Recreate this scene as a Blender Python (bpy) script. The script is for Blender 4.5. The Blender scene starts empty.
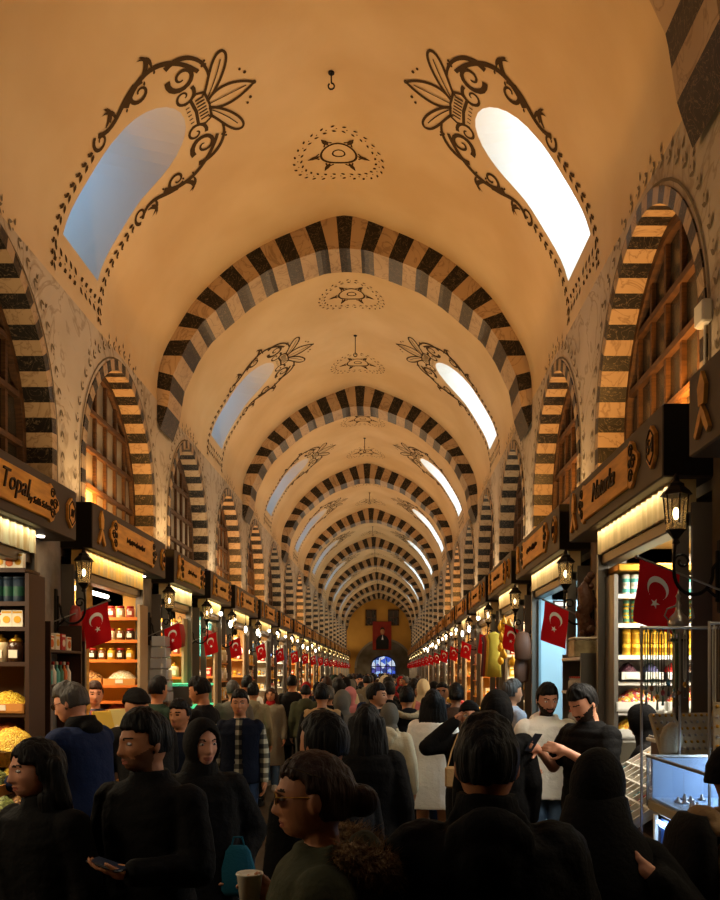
import bpy, bmesh, math, random
from math import sin, cos, pi, sqrt, atan2, radians as R, exp, floor
from mathutils import Vector, Matrix, noise, Euler
from mathutils.geometry import delaunay_2d_cdt
random.seed(7)
SC = bpy.context.scene
COL = SC.collection
F = 875.0                      # focal length in pixels for a 900 px high frame
VPX, VPY, EYE = 386.0, 672.0, 1.9

# ---------------------------------------------------------------- camera
cd = bpy.data.cameras.new('camera'); cam = bpy.data.objects.new('camera', cd); COL.objects.link(cam)
cam.location = (0, 0, EYE); cam.rotation_euler = (R(90), 0, 0)
cd.sensor_fit = 'VERTICAL'; cd.sensor_height = 36; cd.lens = F / 900 * 36
cd.shift_x = -(VPX - 360) / 900; cd.shift_y = (VPY - 450) / 900
cd.clip_start = 0.05; cd.clip_end = 300
SC.camera = cam
SC.view_settings.view_transform = 'Standard'; SC.view_settings.look = 'None'
SC.view_settings.gamma = 1; SC.view_settings.use_curve_mapping = False
SC.view_settings.exposure = 0.0
try:
    SC.cycles.max_bounces = 5; SC.cycles.diffuse_bounces = 3; SC.cycles.glossy_bounces = 2
    SC.cycles.transmission_bounces = 3; SC.cycles.transparent_max_bounces = 6
    SC.cycles.sample_clamp_indirect = 3.0
    SC.cycles.use_denoising = True
    SC.cycles.caustics_reflective = False; SC.cycles.caustics_refractive = False
except Exception: pass

# ---------------------------------------------------------------- materials
def srgb(h):
    if isinstance(h, (tuple, list)): return tuple(h[:3]) + (1,)
    h = h.lstrip('#'); c = [int(h[i:i+2], 16) / 255 for i in (0, 2, 4)]
    return tuple(x / 12.92 if x <= .04045 else ((x + .055) / 1.055) ** 2.4 for x in c) + (1,)
MATS = {}
def mat(name, col='#808080', rough=.7, metal=0, emit=None, es=0, bump=0, bscale=20, col2=None, nscale=5, spec=.3,
        detail=3, lo=.35, hi=.65, trans=0, alpha=1, stretch=None, coord='Object', sample=None):
    if name in MATS: return MATS[name]
    m = bpy.data.materials.new(name); m.use_nodes = True; nt = m.node_tree; N = nt.nodes; Lk = nt.links
    b = N['Principled BSDF']
    b.inputs['Base Color'].default_value = srgb(col); b.inputs['Roughness'].default_value = rough
    b.inputs['Metallic'].default_value = metal; b.inputs['Specular IOR Level'].default_value = spec
    if trans: b.inputs['Transmission Weight'].default_value = trans
    if alpha < 1: b.inputs['Alpha'].default_value = alpha
    if emit:
        b.inputs['Emission Color'].default_value = srgb(emit); b.inputs['Emission Strength'].default_value = es
        if sample == 0: m.cycles.emission_sampling = 'NONE'
    tc = N.new('ShaderNodeTexCoord'); src = tc.outputs[coord]
    if stretch:
        mp = N.new('ShaderNodeMapping'); mp.inputs['Scale'].default_value = stretch; Lk.new(src, mp.inputs['Vector']); src = mp.outputs[0]
    if col2 is not None:
        n = N.new('ShaderNodeTexNoise'); n.inputs['Scale'].default_value = nscale; n.inputs['Detail'].default_value = detail
        Lk.new(src, n.inputs['Vector'])
        r = N.new('ShaderNodeValToRGB'); r.color_ramp.elements[0].position = lo; r.color_ramp.elements[1].position = hi
        r.color_ramp.elements[0].color = srgb(col); r.color_ramp.elements[1].color = srgb(col2)
        Lk.new(n.outputs['Fac'], r.inputs[0]); Lk.new(r.outputs[0], b.inputs['Base Color'])
    if bump:
        n = N.new('ShaderNodeTexNoise'); n.inputs['Scale'].default_value = bscale; n.inputs['Detail'].default_value = 4
        Lk.new(src, n.inputs['Vector'])
        bp = N.new('ShaderNodeBump'); bp.inputs['Strength'].default_value = bump; bp.inputs['Distance'].default_value = .02
        Lk.new(n.outputs['Fac'], bp.inputs['Height']); Lk.new(bp.outputs[0], b.inputs['Normal'])
    MATS[name] = m
    return m
def marble(name, base, vein, scale=3, width=.06, dist=3, rough=.45):
    """stone with thin veins"""
    if name in MATS: return MATS[name]
    m = bpy.data.materials.new(name); m.use_nodes = True; nt = m.node_tree; N = nt.nodes; Lk = nt.links
    b = N['Principled BSDF']; b.inputs['Roughness'].default_value = rough; b.inputs['Specular IOR Level'].default_value = .3
    tc = N.new('ShaderNodeTexCoord')
    n = N.new('ShaderNodeTexNoise'); n.inputs['Scale'].default_value = scale; n.inputs['Detail'].default_value = 5
    n.inputs['Distortion'].default_value = dist
    Lk.new(tc.outputs['Object'], n.inputs['Vector'])
    r = N.new('ShaderNodeValToRGB'); e = r.color_ramp.elements
    e[0].position = .5 - width; e[0].color = srgb(base); e[1].position = .5; e[1].color = srgb(vein)
    k = e.new(.5 + width); k.color = srgb(base)
    Lk.new(n.outputs['Fac'], r.inputs[0])
    n2 = N.new('ShaderNodeTexNoise'); n2.inputs['Scale'].default_value = 1.3; Lk.new(tc.outputs['Object'], n2.inputs['Vector'])
    mx = N.new('ShaderNodeMixRGB'); mx.blend_type = 'MULTIPLY'; mx.inputs[0].default_value = .5
    r2 = N.new('ShaderNodeValToRGB'); r2.color_ramp.elements[0].position = .3; r2.color_ramp.elements[0].color = (.55, .5, .45, 1); r2.color_ramp.elements[1].position = .7
    Lk.new(n2.outputs['Fac'], r2.inputs[0]); Lk.new(r.outputs[0], mx.inputs[1]); Lk.new(r2.outputs[0], mx.inputs[2])
    Lk.new(mx.outputs[0], b.inputs['Base Color'])
    MATS[name] = m
    return m

# ---------------------------------------------------------------- mesh builder
class MB:
    def __init__(s): s.v = []; s.f = []; s.m = []
    def add(s, vs, fs, mi=0, M=None):
        o = len(s.v)
        s.v += [tuple(M @ Vector(p)) for p in vs] if M is not None else [tuple(p) for p in vs]
        s.f += [tuple(i + o for i in f) for f in fs]; s.m += [mi] * len(fs); return s
    def box(s, a, b, mi=0, M=None):
        x0, y0, z0 = a; x1, y1, z1 = b
        return s.add([(x0,y0,z0),(x1,y0,z0),(x1,y1,z0),(x0,y1,z0),(x0,y0,z1),(x1,y0,z1),(x1,y1,z1),(x0,y1,z1)],
              [(0,3,2,1),(4,5,6,7),(0,1,5,4),(1,2,6,5),(2,3,7,6),(3,0,4,7)], mi, M)
    def bbox(s, a, b, c=.01, mi=0, M=None):
        """box with chamfered edges"""
        x0, y0, z0 = a; x1, y1, z1 = b
        pts = []
        ring = lambda d, z: [(x0+d+c,y0+d,z),(x1-d-c,y0+d,z),(x1-d,y0+d+c,z),(x1-d,y1-d-c,z),(x1-d-c,y1-d,z),(x0+d+c,y1-d,z),(x0+d,y1-d-c,z),(x0+d,y0+d+c,z)]
        for d, z in ((c, z0), (0, z0+c), (0, z1-c), (c, z1)): pts += ring(d, z)
        fs = [tuple(range(7, -1, -1)), tuple(range(24, 32))]
        for k in range(3):
            for i in range(8):
                j = (i+1) % 8; fs.append((k*8+i, k*8+j, k*8+8+j, k*8+8+i))
        return s.add(pts, fs, mi, M)
    def lathe(s, prof, n=16, mi=0, M=None, close=True):
        """prof: list of (r, z) bottom to top, about z"""
        vs = []; fs = []
        for r, z in prof:
            vs += [(r*cos(2*pi*i/n), r*sin(2*pi*i/n), z) for i in range(n)]
        for k in range(len(prof)-1):
            for i in range(n):
                j = (i+1) % n; fs.append((k*n+i, k*n+j, k*n+n+j, k*n+n+i))
        if close: fs.append(tuple(range(n-1, -1, -1))); fs.append(tuple((len(prof)-1)*n+i for i in range(n)))
        return s.add(vs, fs, mi, M)
    def tube(s, path, r, n=8, mi=0, M=None, closed=False):
        path = [Vector(p) for p in path]; vs = []; fs = []; L = len(path)
        rr = r if isinstance(r, (list, tuple)) else [r]*L
        up = Vector((0, 0, 1)); prev = None
        for i, p in enumerate(path):
            t = (path[min(i+1, L-1)] - path[max(i-1, 0)])
            if t.length < 1e-9: t = Vector((0,0,1))
            t.normalize()
            if prev is None: a = t.cross(up if abs(t.dot(up)) < .9 else Vector((1,0,0))).normalized()
            else: a = (prev - t*prev.dot(t)); a = a.normalized() if a.length > 1e-6 else t.orthogonal().normalized()
            prev = a; b = t.cross(a)
            vs += [p + (a*cos(2*pi*k/n) + b*sin(2*pi*k/n))*rr[i] for k in range(n)]
        for k in range(L-1):
            for i in range(n):
                j = (i+1) % n; fs.append((k*n+i, k*n+j, k*n+n+j, k*n+n+i))
        fs.append(tuple(range(n-1, -1, -1))); fs.append(tuple((L-1)*n+i for i in range(n)))
        return s.add(vs, fs, mi, M)
    def ell(s, c, r, n=14, m=9, mi=0, M=None):
        vs = []; fs = []
        if not isinstance(r, (tuple, list)): r = (r, r, r)
        for j in range(1, m):
            a = pi*j/m
            vs += [(c[0]+r[0]*sin(a)*cos(2*pi*i/n), c[1]+r[1]*sin(a)*sin(2*pi*i/n), c[2]-r[2]*cos(a)) for i in range(n)]
        vs += [(c[0], c[1], c[2]-r[2]), (c[0], c[1], c[2]+r[2])]; b = len(vs)-2
        for j in range(m-2):
            for i in range(n):
                k = (i+1) % n; fs.append((j*n+i, j*n+k, j*n+n+k, j*n+n+i))
        for i in range(n):
            k = (i+1) % n; fs.append((b, k, i)); fs.append((b+1, (m-2)*n+i, (m-2)*n+k))
        return s.add(vs, fs, mi, M)
    def cap(s, a, b, ra, rb, n=12, mi=0):
        """tapered capsule"""
        a = Vector(a); b = Vector(b); t = b - a; L = t.length
        if L < 1e-6: return s.ell(a, ra)
        t.normalize(); u = t.orthogonal().normalized(); w = t.cross(u)
        pr = [(ra*sin(x), -ra*cos(x)) for x in (.3, .8, 1.25)] + [(ra, 0), ((ra+rb)/2, L/2), (rb, L)] + [(rb*cos(x), L+rb*sin(x)) for x in (.35, .8, 1.25)]
        vs = []; fs = []
        for r, z in pr: vs += [a + t*z + (u*cos(2*pi*i/n) + w*sin(2*pi*i/n))*r for i in range(n)]
        for k in range(len(pr)-1):
            for i in range(n):
                j = (i+1) % n; fs.append((k*n+i, k*n+j, k*n+n+j, k*n+n+i))
        fs.append(tuple(range(n-1, -1, -1))); fs.append(tuple((len(pr)-1)*n+i for i in range(n)))
        return s.add(vs, fs, mi)
    def loft(s, secs, n=20, mi=0, p=2.0):
        """secs: (cx, cy, z, rx, ry), superellipse sections"""
        vs = []; fs = []
        for cx, cy, z, rx, ry in secs:
            for i in range(n):
                a = 2*pi*i/n; c_, s_ = cos(a), sin(a)
                vs.append((cx + rx*abs(c_)**(2/p)*(1 if c_ > 0 else -1), cy + ry*abs(s_)**(2/p)*(1 if s_ > 0 else -1), z))
        for k in range(len(secs)-1):
            for i in range(n):
                j = (i+1) % n; fs.append((k*n+i, k*n+j, k*n+n+j, k*n+n+i))
        fs.append(tuple(range(n-1, -1, -1))); fs.append(tuple((len(secs)-1)*n+i for i in range(n)))
        return s.add(vs, fs, mi)
    def prism(s, poly, y0, y1, mi=0, M=None):
        """poly in (x,z), extruded along y"""
        n = len(poly)
        vs = [(x, y0, z) for x, z in poly] + [(x, y1, z) for x, z in poly]
        fs = [tuple(range(n)), tuple(range(2*n-1, n-1, -1))] + [(i, n+i, n+(i+1) % n, (i+1) % n) for i in range(n)]
        return s.add(vs, fs, mi, M)
    def mesh(s, name, mats, smooth=False):
        me = bpy.data.meshes.new(name); me.from_pydata(s.v, [], s.f)
        for m in (mats if isinstance(mats, (list, tuple)) else [mats]): me.materials.append(m)
        me.polygons.foreach_set('material_index', s.m)
        if smooth: me.polygons.foreach_set('use_smooth', [True]*len(s.f))
        me.update(); return me
    def build(s, name, mats, parent=None, smooth=False, loc=None, rz=0):
        return link(name, s.mesh(name, mats, smooth), parent, loc, rz)
def link(name, me, parent=None, loc=None, rz=0):
    o = bpy.data.objects.new(name, me); COL.objects.link(o)
    if parent: o.parent = parent
    if loc is not None: o.location = loc
    if rz: o.rotation_euler = (0, 0, rz)
    return o
def fixn(me):
    bm = bmesh.new(); bm.from_mesh(me); bmesh.ops.recalc_face_normals(bm, faces=bm.faces); bm.to_mesh(me); bm.free()
def tag(o, label=None, cat=None, group=None, kind=None):
    if label: o['label'] = label
    if cat: o['category'] = cat
    if group: o['group'] = group
    if kind: o['kind'] = kind
    return o
def thing(name, label, cat, loc=(0,0,0), rz=0, group=None):
    o = bpy.data.objects.new(name, None); COL.objects.link(o); o.empty_display_size = .1
    o.location = loc; o.rotation_euler = (0, 0, rz)
    return tag(o, label, cat, group)
def struct(o): o['kind'] = 'structure'; return o
KIDS = {}
def dup(o, loc=None, rz=None, label=None, group=None, parent=None, scale=None):
    c = o.copy(); COL.objects.link(c)
    if parent is not None: c.parent = parent
    if loc is not None: c.location = loc
    if rz is not None: c.rotation_euler = (0, 0, rz)
    if scale is not None: c.scale = (scale,)*3 if not isinstance(scale, tuple) else scale
    if label: c['label'] = label
    if group: c['group'] = group
    for ch in o.children: dup(ch, parent=c)
    return c
def TR(x=0, y=0, z=0, rx=0, ry=0, rz=0, s=1):
    return Matrix.Translation((x, y, z)) @ Euler((rx, ry, rz)).to_matrix().to_4x4() @ Matrix.Diagonal((s, s, s, 1) if not isinstance(s, tuple) else s + (1,))
def px(u, v, Y): return Vector(((u-VPX)/F*Y, Y, EYE + (VPY-v)/F*Y))
ORD = 'first second third fourth fifth sixth seventh eighth ninth tenth eleventh twelfth thirteenth fourteenth fifteenth sixteenth seventeenth eighteenth nineteenth twentieth twenty-first twenty-second'.split()
def area(name, loc, rot, sx, sy, power, col, spread=None):
    l = bpy.data.lights.new(name, 'AREA'); l.shape = 'RECTANGLE'; l.size = sx; l.size_y = sy; l.energy = power; l.color = col
    if spread: l.spread = spread
    o = bpy.data.objects.new(name, l); COL.objects.link(o); o.location = loc; o.rotation_euler = rot
    return o
def point(name, loc, power, col, r=.05):
    l = bpy.data.lights.new(name, 'POINT'); l.energy = power; l.color = col; l.shadow_soft_size = r
    o = bpy.data.objects.new(name, l); COL.objects.link(o); o.location = loc; return o
TMP = bpy.data.scenes.new('workbench')
def evaluated(o):
    TMP.collection.objects.link(o); vl = TMP.view_layers[0]; vl.update(); dg = vl.depsgraph
    me = bpy.data.meshes.new_from_object(o.evaluated_get(dg)); bpy.data.objects.remove(o); return me
def text_mesh(body, size, ext=.004, shear=0, align='CENTER'):
    c = bpy.data.curves.new('t', 'FONT'); c.body = body; c.size = size; c.extrude = ext; c.shear = shear; c.align_x = align; c.align_y = 'CENTER'; c.resolution_u = 3
    o = bpy.data.objects.new('t', c); me = evaluated(o); bpy.data.curves.remove(c); return me
# ================================================================ the vaulted hall
XC, W, ZS = -0.52, 2.344, 5.30
XL, XR = XC - W, XC + W
BAY, RIB0, RIBT = 6.5, 4.44, 0.65
YN, YE = -2.6, 63.6                    # where the modelled part of the hall begins and its end wall
NRIB = 10
PRO = [(0,.985),(.1,.966),(.2,.928),(.37,.858),(.53,.77),(.66,.67),(.79,.54),(.88,.405),(.96,.26),(.995,.13),(1,0)]
def _cr(P, t):
    n = len(P)-1; k = min(int(t), n-1); f = t-k
    p0 = P[max(k-1, 0)] if k > 0 else (-P[1][0], P[1][1]); p1 = P[k]; p2 = P[k+1]; p3 = P[min(k+2, n)]
    return tuple(.5*((2*p1[i]) + (-p0[i]+p2[i])*f + (2*p0[i]-5*p1[i]+4*p2[i]-p3[i])*f*f + (-p0[i]+3*p1[i]-3*p2[i]+p3[i])*f**3) for i in (0, 1))
_D = [_cr(PRO, i/8) for i in range(8*(len(PRO)-1)+1)]
_D = [(x*W, h*W) for x, h in _D]
_S = [0]
for i in range(1, len(_D)): _S.append(_S[-1] + math.hypot(_D[i][0]-_D[i-1][0], _D[i][1]-_D[i-1][1]))
SMAX = _S[-1]
def prof(s):
    """vault section: arc length from the crown (left negative) -> (x, z, inward normal)"""
    sg = 1 if s >= 0 else -1; a = abs(s)
    if a > SMAX: return XC + sg*W, ZS - (a-SMAX), -sg, 0.0
    import bisect
    k = min(max(bisect.bisect_right(_S, a)-1, 0), len(_S)-2); f = (a-_S[k])/(_S[k+1]-_S[k])
    x = _D[k][0]*(1-f)+_D[k+1][0]*f; z = _D[k][1]*(1-f)+_D[k+1][1]*f
    tx, tz = _D[k+1][0]-_D[k][0], _D[k+1][1]-_D[k][1]; l = math.hypot(tx, tz)
    return XC + sg*x, ZS + z, sg*tz/l, -tx/l
def V(s, y, off=0):
    x, z, nx, nz = prof(s); return (x + nx*off, y, z + nz*off)

plaster = mat('vault_plaster', '#d6bb90', .85, col2='#caac80', nscale=.9, bump=.15, bscale=9, spec=.15)
wallp = marble('wall_plaster', '#c4b49a', '#a8967c', 1.2, .03, 2, .8)
paint = mat('dark_paint', '#46351f', .8, spec=.1)
paintf = mat('grey_paint', '#786a54', .8, spec=.1)
mdark = marble('dark_marble', '#1c1712', '#75654f', 5, .018, 4, .4)
mlight = marble('light_marble', '#b89c78', '#977c5c', 2.4, .04, 3, .5)
shaftm = mat('shaft_plaster', '#cdbfa4', .9); shaftr = mat('brightened_shaft_plaster', '#dfe2e0', .9)  # same plaster, painted whiter on the right to look more brightly lit
stone = mat('pier_stone', '#8f7b5f', .85, col2='#6b5843', nscale=3, bump=.5, bscale=12, spec=.2)
stoneg = mat('grey_pier_stone', '#8c8378', .85, col2='#6d6459', nscale=4, bump=.4, bscale=14, spec=.2)

def disc(mb, f, c, r, n=8, mi=1, sq=1, rot=0):
    vs = [f(c[0] + r*cos(2*pi*i/n+rot), c[1] + r*sq*sin(2*pi*i/n+rot)) for i in range(n)]
    mb.add(vs, [tuple(range(n))], mi)
def stroke(mb, f, pts, w, mi=1, w1=None, prof_=None):
    """painted brush line: pts in surface coordinates, f maps them to space"""
    n = len(pts); L = []; Rr = []
    for i, (a, b) in enumerate(pts):
        p, q = pts[max(i-1, 0)], pts[min(i+1, n-1)]
        dx, dy = q[0]-p[0], q[1]-p[1]; l = math.hypot(dx, dy) or 1
        t = i/(n-1)
        ww = (w + ((w1 if w1 is not None else w)-w)*t) if prof_ is None else w*prof_(t)
        L.append(f(a - dy/l*ww, b + dx/l*ww)); Rr.append(f(a + dy/l*ww, b - dx/l*ww))
    mb.add(L + Rr, [(i, i+1, n+i+1, n+i) for i in range(n-1)], mi)
def leaf(mb, f, c, ang, l, w, mi=1):
    ca, sa = cos(ang), sin(ang)
    P = [(0,0),(.3,1),(.6,.9),(1,0),(.6,-.9),(.3,-1)]
    mb.add([f(c[0]+ca*a*l-sa*b*w, c[1]+sa*a*l+ca*b*w) for a, b in P], [(0,1,2,3,4,5)], mi)
def bez(P, n=12):
    out = []
    for i in range(n+1):
        t = i/n; a = [(1-t)**3, 3*t*(1-t)**2, 3*t*t*(1-t), t**3]
        out.append((sum(a[k]*P[k][0] for k in range(4)), sum(a[k]*P[k][1] for k in range(4))))
    return out
def spiral(c, r0, a0, turns, n=22, k=.15):
    return [(c[0]+r0*(1-(1-k)*i/n)*cos(a0+turns*2*pi*i/n), c[1]+r0*(1-(1-k)*i/n)*sin(a0+turns*2*pi*i/n)) for i in range(n+1)]

SKY0, SKY1, SKW = 1.48, 3.12, .46     # skylight from s=SKY0 (rounded) down to s=SKY1 (flat), half width SKW
def sky_outline(g=0, n=14):
    """(s, y) outline, y relative to the skylight's middle"""
    w = SKW+g; pts = [(SKY1+g, -w), (SKY1+g, w)]
    for i in range(1, 9): pts.append((SKY1 + (SKY0+.62-SKY1)*i/9, w))
    for i in range(n+1):
        a = pi/2 + pi*i/n; pts.append((SKY0+.55+ (.55+g)*cos(a), w*sin(a)))
    for i in range(8, 0, -1): pts.append((SKY1 + (SKY0+.62-SKY1)*i/9, -w))
    return pts
def inpoly(x, y, P):
    c = False; j = len(P)-1
    for i in range(len(P)):
        if (P[i][1] > y) != (P[j][1] > y) and x < (P[j][0]-P[i][0])*(y-P[i][1])/(P[j][1]-P[i][1])+P[i][0]: c = not c
        j = i
    return c
def cdt_mesh(outer, holes, grid):
    """triangulate a rectangle with holes; grid = extra points"""
    pts = []; edges = []
    for loop in [outer] + holes:
        o = len(pts); n = len(loop); pts += loop; edges += [(o+i, o+(i+1) % n) for i in range(n)]
    for g in grid:
        if not any(inpoly(g[0], g[1], h) for h in holes): pts.append(g)
    v, e, f, *_ = delaunay_2d_cdt([Vector(p) for p in pts], edges, [], 0, 1e-5)
    out = []
    for t in f:
        cx = sum(v[i].x for i in t)/len(t); cy = sum(v[i].y for i in t)/len(t)
        if inpoly(cx, cy, outer) and not any(inpoly(cx, cy, h) for h in holes): out.append(tuple(t))
    return [(p.x, p.y) for p in v], out

def med(mb, f, c):
    """painted round medallion"""
    cs, cy = c
    for r, q, w in ((.2, 1, .013), (.068, 1, .009)):
        stroke(mb, f, [(cs+r*cos(2*pi*i/24), cy+r*.9*sin(2*pi*i/24)) for i in range(25)], w)
    for k in range(6):
        a = k*pi/3+.0; d = (cos(a), sin(a))
        leaf(mb, f, (cs+.21*d[0], cy+.19*d[1]), a, .15, .028)
        stroke(mb, f, [(cs+.22*d[0]-.05*d[1], cy+.2*d[1]+.05*d[0]), (cs+.28*d[0], cy+.26*d[1]), (cs+.22*d[0]+.05*d[1], cy+.2*d[1]-.05*d[0])], .01)
    n = 26
    for k in range(n):
        a = 2*pi*k/n
        for rr, tw in ((.44, .5), (.5, -.5)): leaf(mb, f, (cs+rr*cos(a), cy+rr*.93*sin(a)), a+pi/2+tw, .055, .013)
        disc(mb, f, (cs+.47*cos(a+.12), cy+.47*.93*sin(a+.12)), .009, 5)
def skylight_ornament(mb, f):
    """f maps (s measured down from the crown, y from the middle)"""
    for sg in (-1, 1):
        g = lambda a, b, sg=sg: f(a, b*sg)
        n = 11
        for k in range(n):                                    # leaf chain beside the opening
            s = 2.42 + (3.42-2.42)*k/(n-1)
            leaf(mb, g, (s, SKW+.13), -.5, .08, .02); leaf(mb, g, (s, SKW+.15), .5+pi*.0, .08, .02); disc(mb, g, (s+.05, SKW+.2), .011, 5)
        for k in range(5):                                    # and below it
            y = .05+.12*k; leaf(mb, g, (3.3, y), 2.2, .09, .022); leaf(mb, g, (3.36, y), 1.0, .09, .022)
            disc(mb, g, (3.33, y+.05), .012, 5)
        # lower scroll
        stroke(mb, g, bez([(2.3, SKW+.22), (2.1, SKW+.02), (1.95, SKW+.35), (1.72, SKW+.3)], 14), .022, w1=.03)
        stroke(mb, g, spiral((2.3, SKW+.15), .1, 1.2, -1.15), .02, w1=.008)
        stroke(mb, g, spiral((1.78, SKW+.2), .12, 1.4, -1.2), .024, w1=.008)
        # upper scroll
        stroke(mb, g, bez([(1.95, SKW+.18), (1.65, SKW+.5), (1.35, SKW+.25), (1.22, SKW-.02)], 16), .03, w1=.02)
        stroke(mb, g, spiral((1.38, SKW+.02), .15, .4, -1.35), .03, w1=.008)
        stroke(mb, g, spiral((1.42, .26), .12, 2.6, 1.25), .02, w1=.008)
        stroke(mb, g, bez([(1.5, SKW+.22), (1.3, SKW+.3), (1.12, SKW+.1), (1.14, SKW-.12)], 12), .03, w1=.012)
        for k, (s, y, a) in enumerate([(1.72, SKW+.33, 2.2), (1.66, SKW+.35, 1.75), (1.6, SKW+.35, 1.3), (2.2, SKW+.2, 2.3), (2.14, SKW+.2, 1.8), (2.08, SKW+.18, 1.3)]):
            stroke(mb, g, bez([(s, y), (s+.1*cos(a+.5), y+.1*sin(a+.5)), (s+.16*cos(a), y+.16*sin(a)), (s+.24*cos(a-.35), y+.2*sin(a-.35))], 8), .02, prof_=lambda t: sin(pi*min(t+.12, 1)))
        for k in range(7):
            leaf(mb, g, (2.2-.12*k, SKW+.13+.03*(k % 2)+(.1 if k > 2 else 0)), 1.9, .05, .012)
        # side petal of the palmette
        F0 = f; fpal = lambda a, b: F0(1.22-(1.22-a)*.66 if a < 1.22 else a, b*.86)
        g = lambda a, b, sg=sg: fpal(a, b*sg)
        P = bez([(1.2, .06), (.95, .2), (.7, .55), (.83, .62)], 14) + bez([(.83, .62), (.98, .66), (1.1, .35), (1.24, .16)], 14)[1:]
        stroke(mb, g, P, .02)
        stroke(mb, g, bez([(1.2, .1), (1.05, .25), (.95, .4), (.88, .52)], 8), .008)
        disc(mb, g, (.6, .2), .026, 6); disc(mb, g, (.66, .27), .022, 6)
        for k in range(4): disc(mb, g, (1.1+.05*(k % 2), SKW+.1+.05*(k//2)), .02, 6)
    f = fpal
    P = bez([(1.22, .05), (1.0, .22), (.7, .13), (.5, 0)], 14)
    stroke(mb, f, P, .02); stroke(mb, f, [(a, -b) for a, b in P], .02); stroke(mb, f, [(1.2, 0), (.62, 0)], .007)
    disc(mb, f, (.5, 0), .035, 6)
    fr = [(1.22, -.2), (1.2, 0), (1.22, .2), (1.3, .24), (1.37, .2), (1.35, 0), (1.37, -.2), (1.3, -.24), (1.22, -.2)]
    stroke(mb, f, fr, .018)
    for k in range(-3, 4): stroke(mb, f, [(1.24, k*.05), (1.33, k*.05)], .012)
    for k in range(-3, 4): stroke(mb, f, [(1.4, k*.06), (1.44, k*.06)], .008)

def bay_mesh():
    y0, y1 = RIBT-.05, BAY+.05; ym = 8.12-RIB0
    mb = MB()
    outer = [(-SMAX-.02, y0), (SMAX+.02, y0), (SMAX+.02, y1), (-SMAX-.02, y1)]
    # subdivide the outline so that neighbouring bays stay round
    S = [SMAX*(i/30) for i in range(-30, 31)]
    outer = [(s, y0) for s in S] + [(s, y1) for s in reversed(S)]
    hr = [(s, y+ym) for s, y in sky_outline()]; hl = [(-s, y+ym) for s, y in sky_outline()]
    grid = [(s, y0+(y1-y0)*j/12) for s in S[1:-1] for j in range(1, 12)]
    v, f = cdt_mesh(outer, [hl, hr], grid)
    mb.add([V(a, b) for a, b in v], f, 0)
    for sg in (-1, 1):
        skylight_ornament(mb, lambda s, y, sg=sg: V(sg*s, ym+y, .006))
    med(mb, lambda s, y: V(s, y, .006), (0, 6.7-RIB0)); med(mb, lambda s, y: V(s, y, .006), (0, 9.62-RIB0))
    me = mb.mesh('ceiling', [plaster, paint]); 
    for p in me.polygons: p.use_smooth = p.material_index == 0
    return me
def shaft_mesh(sg):
    """deep plastered shaft from the vault up to the glass"""
    mb = MB(); ym = 8.12-RIB0
    o = sky_outline(); n = len(o)
    x, z, nx, nz = prof(sg*2.2)
    d = Vector((-nx, 0, -nz)); d = Vector((sg, 0, .22)).normalized()
    a = [Vector(V(sg*s, y+ym)) for s, y in o]; b = [Vector((p.x, (p.y-ym)*1.0+ym, p.z)) + d*.95 for p in a]
    mb.add(a+b, [(i, (i+1) % n, n+(i+1) % n, n+i) for i in range(n)], 0)
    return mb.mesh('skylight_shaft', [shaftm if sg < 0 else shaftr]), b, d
def pane_mesh(b, d, m1, m2):
    mb = MB(); n = len(b)
    mb.add([tuple(p) for p in b] + [tuple(p + d*.04) for p in b], [tuple(range(n)), tuple(range(2*n-1, n-1, -1))] + [(i, (i+1) % n, n+(i+1) % n, n+i) for i in range(n)], 0)
    c = sum(b, Vector())/n
    return mb.mesh('skylight_glass', [m1, m2])
skyL = mat('skylight_glass_blue', '#405070', .5, emit=(.20, .46, 1.0), es=3.2)
skyR = mat('skylight_glass_white', '#808080', .5, emit=(.80, .93, 1.0), es=7)
ceil_me = bay_mesh()
rib_names = 1
for k in range(-1, NRIB):
    yb = RIB0 + BAY*k
    c = struct(link('ceiling', ceil_me, None, (0, yb, 0)))
    if k == NRIB-1: c.hide_render = False
    if k == NRIB-1:
        bpy.data.objects.remove(c); continue
    if k == -1:
        pass
    for sg, m in ((-1, skyL), (1, skyR)):
        if k == -1 and sg == -1: sm_l = shaft_mesh(-1); pm_l = pane_mesh(sm_l[1], sm_l[2], skyL, skyL)
        if k == -1 and sg == 1: sm_r = shaft_mesh(1); pm_r = pane_mesh(sm_r[1], sm_r[2], skyR, skyR)
        sh, pm = (sm_l[0], pm_l) if sg < 0 else (sm_r[0], pm_r)
        w_ = struct(link('window_%d' % (60+2*(k+1)+(sg > 0)), sh, None, (0, yb, 0)))
        link('skylight_glass', pm, w_)
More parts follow.
